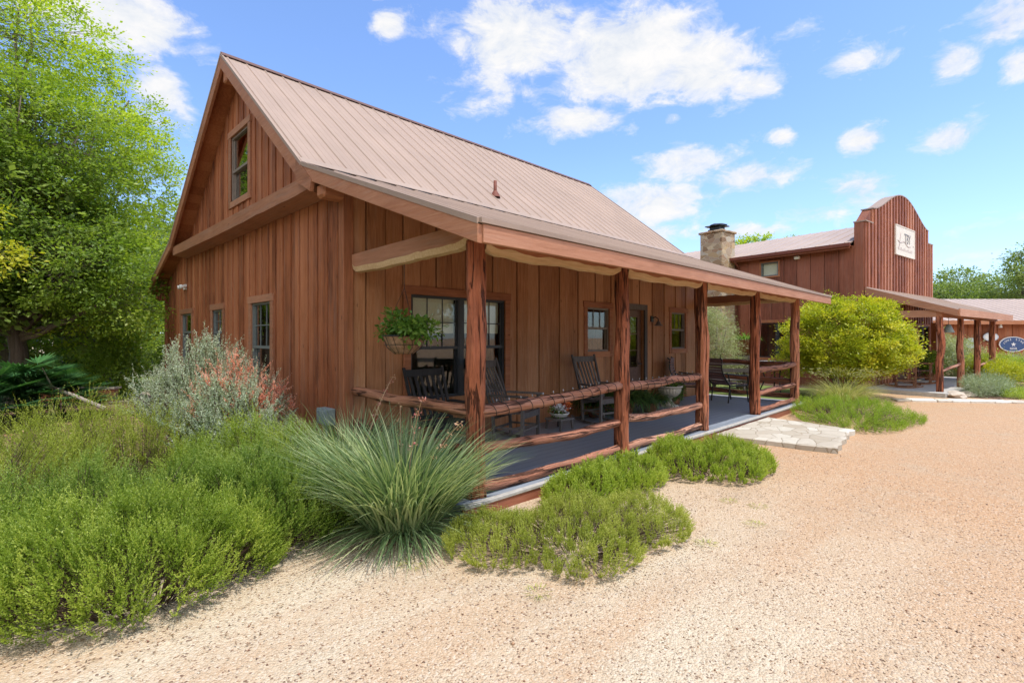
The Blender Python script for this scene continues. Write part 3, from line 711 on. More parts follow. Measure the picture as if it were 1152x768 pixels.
# barge boards along both rakes, cut to a point below each break
def barge(name, x0, x1, y0, z0, y1, z1, dep, mat, tail=0.0, metal=True):
    b = MB(); sy = (z1 - z0) / (y1 - y0); k = math.sqrt(1 + sy * sy) * dep
    ya = y0 - tail; za = z0 - tail * sy
    b.hexa([(x0, ya, za - k - .01), (x1, ya, za - k - .01), (x0, y1, z1 - k - .01), (x1, y1, z1 - k - .01), (x0, y0 if tail else ya, (z0 if tail else za) - .012), (x1, y0 if tail else ya, (z0 if tail else za) - .012), (x0, y1, z1 - .012), (x1, y1, z1 - .012)])
    o = b.build(name, M[mat], cab, bevel=.005)
    t = MB(); xm0, xm1 = (x0 - .008, x0 + .02) if x0 < 5 else (x1 - .02, x1 + .008)
    t.hexa([(xm0, y0, z0 - .03), (xm1, y0, z0 - .03), (xm0, y1, z1 - .03), (xm1, y1, z1 - .03), (xm0, y0, z0 + .022), (xm1, y0, z0 + .022), (xm0, y1, z1 + .022), (xm1, y1, z1 + .022)])
    link_part(t.build('drip_edge', M['roof'], None), o); return o
for x0, x1 in ((XR - .02, XR + .03), (XE - .03, XE + .02)):
    barge('barge_board', x0, x1, *PROF[0], *PROF[1], .16, 'barge')
    barge('barge_board', x0 - .003 if x0 < 5 else x0, x1 if x0 < 5 else x1 + .003, *PROF[1], *PROF[2], .185, 'barge', 0)
    barge('barge_board', x0, x1, *PROF[2], *PROF[3], .185, 'barge')
    barge('barge_board', x0 + .003 if x0 < 5 else x0 - .003, x1 + .003 if x0 < 5 else x1 - .003, *PROF[3], *PROF[4], .16, 'barge')
b = MB()   # pointed tail of the upper front board below the break
b.hexa([(XR - .03, 6.05, 3.50), (XR + .02, 6.05, 3.50), (XR - .03, 6.52, 3.58), (XR + .02, 6.52, 3.58), (XR - .03, 6.33, 3.73), (XR + .02, 6.33, 3.73), (XR - .03, 6.52, 3.86), (XR + .02, 6.52, 3.86)])
b.add([(XR - .03, 6.05, 3.5), (XR + .02, 6.05, 3.5), (XR - .03, 6.52, 3.58), (XR + .02, 6.52, 3.58), (XR - .03, 6.10, 3.37), (XR + .02, 6.10, 3.37)], [(0, 2, 4), (1, 5, 3), (0, 4, 5, 1), (4, 2, 3, 5)])
b.build('barge_tail', M['barge'], cab)
# fascia on both eaves
b = MB(); b.box(XR + .03, XE - .03, 2.985, 3.03, 2.345, 2.49); b.build('fascia', M['fascia'], cab, bevel=.004)
b = MB(); b.box(XR, XE, 2.972, 3.1, 2.497, 2.538); b.build('eave_trim', M['flash'], cab)
b = MB(); b.box(XR + .03, XE - .03, 16.15, 16.19, 2.72, 2.88); b.build('fascia', M['fascia'], cab)
# the tie beam, purlin ends
b = MB(); NS = 24
for k in range(NS):
    ya = 6.33 + (13.60 - 6.33) * k / NS; yb = 6.33 + (13.60 - 6.33) * (k + 1) / NS
    za = 3.445 + .02 * noise.noise(Vector((ya * 1.4, 0, 2))) - .02 * math.sin(math.pi * k / NS); zb = 3.445 + .02 * noise.noise(Vector((yb * 1.4, 0, 2))) - .02 * math.sin(math.pi * (k + 1) / NS)
    b.hexa([(XR + .035, ya, za), (XG - .02, ya, za - .04), (XR + .035, yb, zb), (XG - .02, yb, zb - .04), (XR + .035, ya, 3.63), (XG - .02, ya, 3.66), (XR + .035, yb, 3.63), (XG - .02, yb, 3.66)], 0, .4)
b.build('tie_beam', M['trimy'], cab)
b = MB(); b.box(XR + .04, XG + .0, 5.87, 6.07, 3.28, 3.45); b.build('purlin', M['trimx'], cab, bevel=.03)
b = MB(); b.box(XR + .04, XG + .0, 9.67, 9.83, 6.0, 6.2); b.build('purlin', M['trimx'], cab, bevel=.02)
b = MB(); log_tube(b, (XR + .1, 15.75, 2.62), (XG + .2, 15.75, 2.62), .09, .09, 5.5, K=6); b.build('purlin', M['log'], cab, smooth=True)

# porch floor, edge and skirt
b = MB(); b.box(XG - .12, 12.83, 3.49, YW - .03, .0, .118); b.build('porch_floor', M['deck'], cab)
b = MB(); b.box(XG - .12, 12.86, 3.43, 3.49, .085, .12); b.box(12.83, 12.92, 3.52, YW, .06, .12); b.build('floor_edge', M['concrete'], cab, bevel=.006)
b = MB(); b.box(XG - .12, 12.84, 3.44, 3.48, -.06, .085); b.build('skirt_board', M['skirt'], cab, bevel=.003)
PX = [3.065, 5.503, 7.813, 10.123, 12.55]; PY = 3.60
PR = [.090, .092, .096, .088, .088]
for k, x in enumerate(PX):
    b = MB(); tp = [(0, 0), (.05, .02), (-.02, 0), (0, 0), (0, 0)][k]
    log_tube(b, (x, PY, .119), (x + tp[0], PY + tp[1], 2.50), PR[k] * 1.02, PR[k] * .9, 3.1 * k + 1, n=36, K=70, gnarl=.26, bend=.028, flute=.26)
    b.build('porch_post', M['log'], cab, smooth=True)
def live_beam(p, q, w, h, seed, mat, name='porch_beam'):
    """a sawn beam whose underside keeps the wavy peeled edge of the log"""
    p, q = Vector(p), Vector(q); K = 36; d = (q - p).normalized(); s = d.cross(Vector((0, 0, 1))).normalized() * w / 2
    b = MB(); rows = []
    for i in range(K + 1):
        t = i / K; c = p.lerp(q, t); wv = noise.noise(Vector((t * 5, seed, 0))) * .028 + noise.noise(Vector((t * 17, seed, 4))) * .012
        endr = min(1, min(t, 1 - t) * 14); lo = -h * (.78 + .22 * math.sqrt(endr)) + wv; band = lo + .075 + .018 * noise.noise(Vector((t * 9, seed, 9)))
        rows.append([c - s + Vector((0, 0, 0)), c + s, c + s + Vector((0, 0, band)), c + s * .72 + Vector((0, 0, lo + .012)), c + s * .2 + Vector((0, 0, lo)), c - s * .72 + Vector((0, 0, lo + .012)), c - s + Vector((0, 0, band))])
    vs = [v for r in rows for v in r]; n = 7
    def quad(j): return [(i * n + j, i * n + (j + 1) % n, (i + 1) * n + (j + 1) % n, (i + 1) * n + j) for i in range(K)]
    b.add(vs, quad(6) + quad(0) + quad(1), 0, .5); b.add(vs, quad(2) + quad(3) + quad(4) + quad(5) + [tuple(range(n))[::-1], tuple(K * n + j for j in range(n))], 1, .5)
    return b.build(name, [M[mat], M['sap']], cab)
for k in range(4):
    live_beam((PX[k] + .09, PY, 2.60), (PX[k + 1] - .09, PY, 2.60), .13, .235, k * 3.3 + 1, 'trimx')
live_beam((XG + .13, PY + .04, 2.66), (XG + .13, YW - .06, 2.62), .12, .24, 21, 'trimy')
live_beam((12.58, PY + .04, 2.66), (12.58, YW - .06, 2.62), .12, .25, 27, 'trimy')
# rails
def rail(p, q, r, seed, mat, sag=0.0, name='rail'):
    b = MB(); log_tube(b, p, q, r, r * .92, seed, n=16, K=40, sag=sag, gnarl=.2, bend=.018, flute=.22); return b.build(name, M[mat], cab, smooth=True)
for k in (0, 1, 3):
    a, c = PX[k] + .05, PX[k + 1] - .05
    rail((a, PY, .90 if k == 0 else .965), (c, PY, .985), .058, 10 + k, 'logx', .015)
    rail((a, PY, .56 if k < 3 else .5), (c, PY, .52), .052, 20 + k, 'logx', .03 if k < 3 else -.02)
    rail((a, PY, .19), (c, PY, .20), .05, 30 + k, 'logx', .02)
rail((XG + .12, PY + .04, .90), (XG + .12, YW - .05, .93), .058, 41, 'logy', .0)
rail((XG + .12, PY + .04, .52), (XG + .12, YW - .05, .54), .054, 42, 'logy', .0)
rail((XG + .12, PY + .04, .2), (XG + .12, YW - .05, .2), .054, 43, 'logy', .0)
for z, s in ((.98, 51), (.6, 52), (.26, 53)): rail((12.62, PY + .04, z), (12.62, YW - .05, z + .04), .055, s, 'logy', .01)

# wall lamp, floodlight, meter boxes
b = MB(); b.tube([(10.27, YW - .0, 2.02), (10.27, YW - .1, 2.06), (10.27, YW - .17, 2.02), (10.27, YW - .18, 1.94)], .011, 8); b.box(10.22, 10.32, YW - .03, YW - .005, 1.95, 2.08)
lamp = b.build('wall_lamp', M['darkmetal'], cab)
b = MB(); b.lathe([(.02, .02), (.045, .0), (.06, -.05), (.10, -.08), (.095, -.082), (.05, -.05)], (10.27, YW - .18, 1.94), 18); link_part(b.build('lamp_shade', M['greywood'], None, smooth=True), lamp)
b = MB(); b.box(XG - .05, XG - .01, 13.66, 13.8, 2.7, 2.82)
fl = b.build('flood_light', M['white'], cab)
for s in (-1, 1):
    b = MB(); b.lathe([(.02, -.08), (.035, -.02), (.05, .05), (.0, .055)], (0, 0, 0), 12)
    me = b.mesh('lamp_head', M['white'], True); me.transform(Matrix.Translation((XG - .1, 13.73 + s * .11, 2.76)) @ Matrix.Rotation(R(50) * s, 4, 'X') @ Matrix.Rotation(R(-100), 4, 'Y')); link_part(link('lamp_head', me), fl)
for (y0, y1, z0, z1) in ((6.12, 6.40, .50, .70),):
    b = MB(); b.box(XG - .14, XG - .02, y0, y1, z0, z1); b.box(XG - .15, XG - .14, y0 + .02, y1 - .02, z0 + .02, z1 - .02); b.tube([(XG - .07, (y0 + y1) / 2, 0), (XG - .07, (y0 + y1) / 2, z0)], .015, 8)
    b.build('meter_box', M['grey'], cab, bevel=.006)

# ------------------------------------------------------------------ chairs, copied with their parts
def copy_tree(o, parent=None):
    c = o.copy(); COL.objects.link(c); c.parent = parent
    for ch in list(o.children): copy_tree(ch, c)
    return c
def rocker(name, mat):
    """porch rocking chair facing +X of its own frame, runners on the floor"""
    e = empty(name); zr = .045
    for s in (-1, 1):
        b = MB(); pts = []
        for k in range(15):
            t = k / 14; x = -.50 + .92 * t; pts.append((x, s * .255, .018 + .30 * (x + .02) ** 2 + .0))
        for p, q in zip(pts, pts[1:]): b.bar(p, q, .035, .032)
        b.build('rocker_runner', mat, e)
        b = MB(); b.bar((.24, s * .255, .045), (.25, s * .255, .66), .04, .042); b.build('leg', mat, e)
        b = MB(); b.bar((-.20, s * .255, .03), (-.22, s * .255, .46), .038, .038); b.build('leg', mat, e)
        b = MB(); b.box(-.26, .32, s * .27 - .045, s * .27 + .045, .655, .68); b.build('arm', mat, e, bevel=.006)
    b = MB()
    for k in range(7): b.box(-.2 + k * .068, -.14 + k * .068, -.25, .25, .405 + .004 * k, .422 + .004 * k)
    b.box(.235, .262, -.26, .26, .36, .44); b.box(-.235, -.2, -.25, .25, .33, .40); b.build('seat', mat, e, bevel=.003)
    b = MB(); b.bar((.245, -.25, .2), (.245, .25, .2), .022, .03); b.bar((-.21, -.25, .2), (-.21, .25, .2), .022, .03)
    for s in (-1, 1): b.bar((-.21, s * .25, .22), (.24, s * .25, .22), .02, .028)
    b.build('stretcher', mat, e)
    b = MB(); lo, hi = Vector((-.2, 0, .40)), Vector((-.47, 0, 1.12))
    for s in (-1, 1): b.bar(lo + Vector((0, s * .25, -.05)), hi + Vector((0, s * .27, .05)), .03, .03)
    b.bar(hi + Vector((.01, -.26, -.03)), hi + Vector((.01, .26, -.03)), .024, .10); b.bar(lo + Vector((0, -.25, .07)), lo + Vector((0, .25, .07)), .022, .06)
    for k in range(6):
        y = -.19 + .076 * k; b.bar(lo + Vector((.0, y, .07)), hi + Vector((0, y * 1.05, -.06)), .036, .014, up=(1, 0, .3))
    b.build('backrest', mat, e); return e
G1 = 'rocking chairs on the cabin porch'
rk = rocker('rocking_chair', M['greywood']); rk.location = (5.1, 5.12, .118); rk.rotation_euler = (0, 0, R(-72))
tag(rk, 'dark wooden rocking chair between the wide window and the red flowers', 'rocking chair', G1)
for (x, y, rz, lab) in ((7.25, 5.15, -100, 'dark rocking chair under the small window beside the leafy strap plants'),):
    c = copy_tree(rk); c.location = (x, y, .118); c.rotation_euler = (0, 0, R(rz)); c['label'] = lab

M['blackwood'] = mat_wood('black_painted_wood', (.012, .011, .011), (.026, .024, .025), (.05, .046, .046), 'Z', knots=False)
bk = rocker('rocking_chair', M['blackwood']); bk.location = (4.0, 5.35, .118); bk.rotation_euler = (0, 0, R(-90)); bk.scale = (.95, 1.15, .92)
tag(bk, 'black wooden rocking chair in front of the wide window, nearest the cabin corner', 'rocking chair', G1)
def glider_chair():
    e = empty('patio_chair'); mt = M['gliderwood']; b = MB()
    for k in range(8):
        t = k / 7; b.box(-.24 + .5 * t - .026, -.24 + .5 * t + .026, -.27, .27, .40 + .02 * math.sin(t * 3.1), .418 + .02 * math.sin(t * 3.1))
    b.build('seat', mt, e)
    b = MB(); pts = [Vector((-.26 - .20 * t - .08 * math.sin(math.pi * t), 0, .42 + .56 * t)) for t in [k / 9 for k in range(10)]]
    for p in pts: b.box(p.x - .011, p.x + .011, -.27, .27, p.z - .024, p.z + .024)
    b.build('backrest', mt, e)
    for s in (-1, 1):
        b = MB(); P = [(p.x - .02, s * .28, p.z) for p in pts]; b.tube([(.26, s * .28, .39), (-.24, s * .28, .38)] + P + [(P[-1][0] - .05, s * .28, 1.02)], .017, 8); b.build('side_frame', M['darkmetal'], e)
        b = MB(); b.tube([(-.36, s * .30, .66), (.0, s * .31, .62), (.24, s * .30, .60), (.27, s * .29, .40)], .018, 8); b.build('arm', M['darkmetal'], e)
        for x in (.24, -.24):
            b = MB(); b.tube([(x, s * .27, .39), (x * 1.2, s * .27, .0)], .015, 8); b.build('leg', M['darkmetal'], e)
    return e
gc = glider_chair(); gc.location = (10.95, 5.25, .118); gc.rotation_euler = (0, 0, R(-70))
tag(gc, 'slatted patio chair with its back to the cabin wall, beside the stone urn', 'patio chair', 'slatted chairs at the far end of the porch')
c = copy_tree(gc); c.location = (11.75, 4.75, .118); c.rotation_euler = (0, 0, R(-25)); c['label'] = 'slatted patio chair at the far end of the porch, against the end rails'

# urn, basket, flowers
u = empty('garden_urn', (9.95, 5.3, .118)); tag(u, 'fluted pale stone urn on the porch floor beside the patio chair', 'urn')
b = MB(); b.box(-.13, .13, -.13, .13, 0, .04); b.lathe([(.11, .04), (.09, .07), (.05, .12), (.045, .17), (.08, .2)], n=28); b.build('foot', M['urn'], u, smooth=False)
b = MB(); b.lathe([(.08, .2), (.15, .23), (.215, .30), (.235, .37), (.225, .405)], n=96, flute=.035, nf=22); b.lathe([(.225, .405), (.27, .42), (.275, .445), (.25, .45), (.22, .43), (.0, .42)], n=40); b.build('bowl', M['urn'], u, smooth=True)
def tuft(name, mat, n, r, ln, el0, el1, droop, wd, K=5, seed=1, parent=None, loc=None, z=0, taper=.95):
    g = np.random.default_rng(seed); a = g.random(n) * 2 * np.pi; rr = r * np.sqrt(g.random(n))
    P = np.stack([rr * np.cos(a), rr * np.sin(a), np.full(n, z)], 1)
    azm = a + g.normal(size=n) * .5; f = g.random(n)
    el = R(el0) + (R(el1) - R(el0)) * (1 - rr / r * .75) * (.6 + .4 * f)
    V, q = ribbons(P, azm, el, ln * (.6 + .4 * g.random(n)), wd * (.7 + .6 * g.random(n)), R(droop) * (.5 + g.random(n) * .8), K, g, taper)
    return add_leafobj(name, V, np.repeat(g.random(n), K), mat, parent, quads=q) if parent is not None else link(name, np_mesh(name, V, 4, mat, np.repeat(g.random(n), K), False, q), None, loc)
tuft('plant', M['potleaf'], 60, .14, .3, 30, 85, 60, .02, parent=u, z=.43, seed=5)

hb = empty('hanging_basket', (3.06, 4.79, 1.42)); tag(hb, 'coir-lined wire basket of green leaves hanging under the porch end beam', 'hanging basket')
b = MB(); prof = []
for k in range(9): t = k / 8; prof.append((.10 + .125 * t ** .7 + .004 * (k % 2), .0 + .19 * t))
b.lathe([(0, 0)] + prof + [(.20, .19), (.19, .16), (0, .15)], n=40, flute=.03, nf=11); b.build('liner', M['coir'], hb)
b = MB()
for j in range(14):
    t = 2 * math.pi * j / 14; b.tube([(.105 * math.cos(t), .105 * math.sin(t), 0), (.19 * math.cos(t + .1), .19 * math.sin(t + .1), .07), (.235 * math.cos(t), .235 * math.sin(t), .195)], .003, 5)
for z, r in ((.197, .238), (.1, .215)):
    b.tube([(r * math.cos(t), r * math.sin(t), z) for t in [2 * math.pi * k / 28 for k in range(29)]], .006 if z > .15 else .003, 5)
b.build('wire_frame', M['darkmetal'], hb)
for j in range(3):
    t = 2 * math.pi * j / 3 + .4; b = MB(); b.tube([(.235 * math.cos(t), .235 * math.sin(t), .197), (0, 0, .72)], .0022, 5); b.build('chain', M['darkmetal'], hb)
b = MB(); b.tube([(0, 0, .72), (0, 0, 1.02)], .003, 5); b.build('hook', M['darkmetal'], hb)
def leafy(name, mat, lobes, nclump, per, ll, lw, spread, seed=1, parent=None, loc=None, shell=.5, droop=.2, up=0.0, fill=None, layer=1.0):
    """foliage: small leaves in clumps spread through the given ellipsoids (cx,cy,cz,rx,ry,rz)"""
    g = np.random.default_rng(seed); lob = np.array(lobes, float); vol = lob[:, 3] * lob[:, 4] * lob[:, 5]; w = vol ** .75; w /= w.sum()
    k = g.choice(len(lob), nclump, p=w); d = rdir(nclump, g); rr = (shell + (1 - shell) * g.random(nclump)) ** (1 / 2.0)
    C = lob[k, :3] + d * rr[:, None] * lob[k, 3:6]
    cv = g.random(nclump)
    idx = np.repeat(np.arange(nclump), per); n = len(idx)
    off = g.normal(size=(n, 3)) * spread * (.45 + 1.1 * g.random(nclump))[idx][:, None]; off[:, 2] *= layer; P = C[idx] + off
    D = unit(off * .8 / spread + rdir(n, g) * 1.0 + np.array([0, 0, up - droop]) + d[idx] * .6)
    sz = (.5 + 1.0 * g.random(n) ** 1.3)
    V = leaf_quads(P, D, ll * sz, lw * sz, g, flat=unit(d[idx] * .5 + np.array([0, 0, 1.0])))
    var = np.clip(.25 * g.random(n) + .5 * cv[idx] + .25 * g.random(n), 0, 1)
    me = np_mesh(name, V, 4, mat, var)
    return link(name, me, parent, loc), C
leafy('foliage', M['potleaf'], [(0, 0, .27, .2, .25, .1), (.1, .24, .27, .14, .2, .1), (-.05, -.27, .27, .13, .2, .09), (0, .05, .36, .12, .14, .08), (0, .4, .24, .1, .1, .07), (.02, -.42, .24, .1, .1, .07)], 105, 22, .05, .034, .036, 3, hb, shell=.3)

fw = empty('flower_bowl', (6.3, 5.3, .118)); tag(fw, 'pale bowl of red and white flowers on a low stool between two rocking chairs', 'flowers')
b = MB(); b.box(-.17, .17, -.17, .17, .15, .18)
for sx in (-1, 1):
    for sy in (-1, 1): b.bar((sx * .14, sy * .14, .15), (sx * .15, sy * .15, 0), .03, .03)
b.build('stool', M['greywood'], fw)
b = MB(); b.lathe([(.05, .18), (.12, .2), (.16, .25), (.165, .26), (.15, .26), (0, .235)], n=28); b.build('bowl', M['white'], fw, smooth=True)
for mt, sd, cx in (('redflower', 1, .04), ('orangeflower', 2, .1), ('whiteflower', 3, -.06)):
    leafy('blossoms', M[mt], [(cx, -.03 * sd + .06, .33, .09, .09, .05)], 14, 22, .035, .03, .022, sd, fw)
leafy('leaves', M['potleaf'], [(0, 0, .29, .13, .13, .04)], 24, 20, .04, .02, .03, 9, fw)

sp1 = empty('strap_leaf_plant', (8.35, 5.4, .118)); tag(sp1, 'large dark strap-leaved plant in a low pot in front of the cabin door', 'potted plant', 'strap-leaved plants by the door')
b = MB(); b.lathe([(0, 0), (.15, 0), (.2, .22), (.215, .24), (.19, .24), (0, .22)], n=24); b.build('pot', M['terracotta'], sp1, smooth=True)
tuft('leaves', M['fernleaf'], 420, .17, .85, 15, 88, 120, .024, K=6, seed=8, parent=sp1, z=.22)
for (x, y, s, lab) in ((8.95, 5.2, .8, 'dark strap-leaved plant in a pot left of the stone urn, drooping over the porch floor'), (7.75, 5.62, .9, 'tall strap-leaved plant behind the third rocking chair under the small window')):
    c = copy_tree(sp1); c.location = (x, y, .118); c.scale = (s, s, s); c.rotation_euler = (0, 0, x); c['label'] = lab
cp = empty('clipped_pot_plant', (10.45, 5.45, .118)); tag(cp, 'bushy bright green plant on the porch floor between the urn and a patio chair', 'potted plant')
b = MB(); b.lathe([(0, 0), (.11, 0), (.14, .16), (.12, .16), (0, .15)], n=20); b.build('pot', M['terracotta'], cp, smooth=True)
leafy('foliage', M['potleaf'], [(0, 0, .3, .2, .2, .2)], 90, 26, .045, .018, .045, 19, cp)

# string lights wound round the top rails
def lights(a, c, z0, z1, lab, seed):
    e = empty('string_lights', (a, PY, z0)); tag(e, lab, 'string lights', 'light strings wound round the porch rails')
    b = MB(); pts = []; turns = int((c - a) / .16); n = turns * 10
    for k in range(n + 1):
        t = k / n; x = (c - a) * t; ph = turns * 2 * math.pi * t; rr = .066
        pts.append((x, rr * math.cos(ph), (z1 - z0) * t - .02 * math.sin(math.pi * t) + rr * math.sin(ph)))
    b.tube(pts, .0035, 5); b.build('cord', M['blackwire'], e)
    for k in range(1, turns):
        x = (c - a) * k / turns; z = (z1 - z0) * k / turns - .02 * math.sin(math.pi * k / turns) + .085
        b = MB(); b.lathe([(0, .0), (.005, .0), (.0065, .012), (.004, .022), (0, .026)], (x, .02, z - .014), 8); b.build('bulb', M['bulb'], e, smooth=True)
lights(PX[0] + .12, PX[1] - .12, .90, .985, 'black cord of small clear bulbs wound round the top rail nearest the yucca', 1)
lights(PX[1] + .12, PX[2] - .12, .965, .985, 'black cord of small clear bulbs wound round the top rail in front of the door', 2)

# ------------------------------------------------------------------ flagstone landing and paths
def flag_slabs(name, corners, nu, nv, z, th, mat, seed, lab=None, group=None):
    """irregular flagstones laid to fill a four-sided patch"""
    g = random.Random(seed); A_, B_, C_, D_ = [Vector(c) for c in corners]
    def pt(u, v): return (A_.lerp(B_, u)).lerp(D_.lerp(C_, u), v)
    J = {(i, j): (min(1, max(0, i / nu + (g.uniform(-.3, .3) / nu if 0 < i < nu else 0))), min(1, max(0, j / nv + (g.uniform(-.25, .25) / nv if 0 < j < nv else g.uniform(-.03, .03) / nv)))) for i in range(nu + 1) for j in range(nv + 1)}
    b = MB()
    for i in range(nu):
        for j in range(nv):
            q = [pt(*J[k]) for k in ((i, j), (i + 1, j), (i + 1, j + 1), (i, j + 1))]; c = sum(q, Vector((0, 0))) / 4; zz = z + g.uniform(-.006, .006)
            ring = []
            for k in range(4):
                for s in (0, .33, .66):
                    p = q[k].lerp(q[(k + 1) % 4], s); p = c + (p - c) * (.965 + .035 * noise.noise(Vector((p.x * 5, p.y * 5, seed)))) * (.97 if s == 0 else 1); ring.append(p)
            m = len(ring); vs = [(p.x, p.y, z - th) for p in ring] + [(p.x, p.y, zz - .008) for p in ring] + [(c.x + (p.x - c.x) * .95, c.y + (p.y - c.y) * .95, zz) for p in ring] + [(c.x, c.y, zz)]
            fs = [(k, (k + 1) % m, m + (k + 1) % m, m + k) for k in range(m)] + [(m + k, m + (k + 1) % m, 2 * m + (k + 1) % m, 2 * m + k) for k in range(m)] + [(2 * m + k, 2 * m + (k + 1) % m, 3 * m) for k in range(m)]
            b.add(vs, fs)
    o = b.build(name, mat); return o
m, nt_, out_ = new_mat('flagstone'); vv = coords(nt_); n1 = noise_(nt_, vv, 3.5, 8, .72); n2 = noise_(nt_, vv, 14, 6, .7)
cc = ramp(nt_, math_(nt_, 'ADD', math_(nt_, 'MULTIPLY', n1, .7), math_(nt_, 'MULTIPLY', attr(nt_), .3)), [(.3, (.36, .3, .23)), (.45, (.56, .5, .42)), (.62, (.72, .69, .63))])
bsdf(nt_, out_, cc, .85, bump(nt_, n2, .5, .012)); M['slab'] = m
m, nt_, out_ = new_mat('slab_joint_mortar'); bsdf(nt_, out_, ramp(nt_, noise_(nt_, coords(nt_), 9, 5), [(.3, (.34, .28, .2)), (.7, (.5, .43, .34))]), .95)
M['joint'] = m
def quadprism(name, corners, z0, z1, mat):
    b = MB(); A_, B_, C_, D_ = corners; b.hexa([(*A_, z0), (*B_, z0), (*D_, z0), (*C_, z0), (*A_, z1), (*B_, z1), (*D_, z1), (*C_, z1)]); return b.build(name, mat)
LC = [(7.85, 3.40), (10.25, 3.40), (9.95, 1.95), (8.05, 1.80)]
def landing():
    nu, nv = 60, 40; A_, B_, C_, D_ = [Vector(c) for c in LC]; V = []; b = MB()
    for j in range(nv + 1):
        for i in range(nu + 1):
            u, v = i / nu, j / nv; p = A_.lerp(B_, u).lerp(D_.lerp(C_, u), v); e = min(u, 1 - u, 1 - v)
            w = .05 * max(0, 1 - e * 12); p = p + Vector((noise.noise(Vector((p.x * 3, p.y * 3, 1))), noise.noise(Vector((p.x * 3, p.y * 3, 6))))) * w * 1.6
            z = .072 + .01 * noise.noise(Vector((p.x * 2.2, p.y * 2.2, 2))) + .006 * noise.noise(Vector((p.x * 7, p.y * 7, 2))) - (.012 if e < .001 else 0)
            V.append((p.x, p.y, z))
    n = nu + 1; fs = [(j * n + i, j * n + i + 1, (j + 1) * n + i + 1, (j + 1) * n + i) for j in range(nv) for i in range(nu)]
    ring = [j * n for j in range(nv + 1)] + [nv * n + i for i in range(1, n)] + [j * n + nu for j in range(nv - 1, -1, -1)]
    m = len(V); V += [(V[k][0], V[k][1], -.05) for k in ring]
    fs += [(ring[k], ring[k + 1], m + k + 1, m + k) for k in range(len(ring) - 1)]
    b.add(V, fs); tag(b.build('flagstone_landing', M['flag'], smooth=False), kind='structure')
landing()
tag(flag_slabs('flagstone_path', [(16.1, 2.35), (19.2, -1.9), (18.7, -2.2), (15.7, 2.15)], 12, 1, .03, .05, M['slab'], 8), kind='structure')

# ------------------------------------------------------------------ the store with the curved false front
CX, CY, BR = 18.21, 3.30, R(-8.1)
st = empty('store_building', (CX, CY, 0), BR); tag(st, 'red board-sided building with a curved false front and a stone chimney', 'building')
W2, VD = 6.68, 9.5
front3 = lambda u, o, z: (u, -o, z)
side3 = lambda u, o, z: (-o, u, z)
def arch(u):
    s = min(u, W2 - u)
    if s < .57: return 5.10
    t = (s - .57) / (W2 / 2 - .57)
    return 5.56 + .80 * (.5 - .5 * math.cos(math.pi * min(1, t * 1.02))) ** .8 + .03 * t
kk = [.57, W2 - .57] + [.57 + (W2 - 1.14) * k / 22 for k in range(1, 22)]; arch.kinks = kk
b = MB(); board_wall(b, front3, .0, W2, arch, [(.75, 1.6, .0, .0), (4.9, 6.25, .55, 2.0), (2.9, 3.9, .1, 2.2)], bw=.139, step=.035, gap=.012, thick=.03, back=.25); b.build('false_front', M['siding_front'], st)
b = MB()     # coping that follows the curve, and the stepped shoulders
us = [0, .565] ; prev = None
def strip(u0, z0, u1, z1, up=.035): b.hexa([(u0, -.07, z0), (u1, -.07, z1), (u0, .28, z0), (u1, .28, z1), (u0, -.07, z0 + up), (u1, -.07, z1 + up), (u0, .28, z0 + up), (u1, .28, z1 + up)], 0, .5)
strip(-.05, 5.105, .57, 5.105); b.build('coping', M['flash'], st); b = MB(); strip(W2 - .57, 5.105, W2 + .05, 5.105); b.build('coping', M['flash'], st); b = MB()
uu = [.54] + sorted(k for k in kk[2:]) + [W2 - .54]
for a, c in zip(uu, uu[1:]): strip(a, arch(max(.58, min(W2 - .58, a))) + .004, c, arch(max(.58, min(W2 - .58, c))) + .004)
b.build('coping', M['flash'], st)
b = MB(); board_wall(b, side3, .26, VD, 4.42, [(2.55, 3.15, 3.72, 4.2), (1.95, 3.25, .9, 2.1)], bw=.42, step=.0, gap=.018, thick=.028); b.build('side_wall', M['siding_red'], st)
b = MB(); b.box(-.035, .0, 0, .26, 0, 5.1); b.build('front_return', M['siding_red'], st); b = MB(); b.box(W2, W2 + .03, 0, .26, 0, 5.1); b.build('front_return', M['siding_red'], st); b = MB(); b.box(.57, .6, .001, .26, 5.14, 5.55); b.build('front_return', M['siding_red'], st); b = MB(); b.box(W2 - .6, W2 - .57, .001, .26, 5.14, 5.55); b.build('front_return', M['siding_red'], st)
b = MB(); b.box(W2 - .03, W2, .26, VD, 0, 4.42); b.box(0, W2, VD - .03, VD, 0, 4.42); b.build('rear_wall', M['siding_red'], st)
b = MB()
for (u0, z0, u1, z1) in ((-.32, 4.48, W2 / 2, 5.62), (W2 / 2, 5.62, W2 + .32, 4.48)):
    b.hexa([(u0, .29, z0 - .04), (u1, .29, z1 - .04), (u0, VD + .3, z0 - .04), (u1, VD + .3, z1 - .04), (u0, .29, z0), (u1, .29, z1), (u0, VD + .3, z0), (u1, VD + .3, z1)], 0, .5)
    v = .4
    while v < VD + .2:
        b.hexa([(u0, v, z0), (u1, v, z1), (u0, v + .03, z0), (u1, v + .03, z1), (u0, v + .01, z0 + .02), (u1, v + .01, z1 + .02), (u0, v + .02, z0 + .02), (u1, v + .02, z1 + .02)], 0, .5); v += .42
b.build('roof', M['roof_pale'], st)
b = MB(); b.box(-.335, -.30, .29, VD + .3, 4.30, 4.47); b.box(-.30, -.03, .30, VD + .28, 4.38, 4.40); b.build('fascia', M['siding_red'], st)
b = MB(); b.box(-.42, -.34, .25, VD, 4.36, 4.46); gut = b.build('gutter', M['rust'], st)
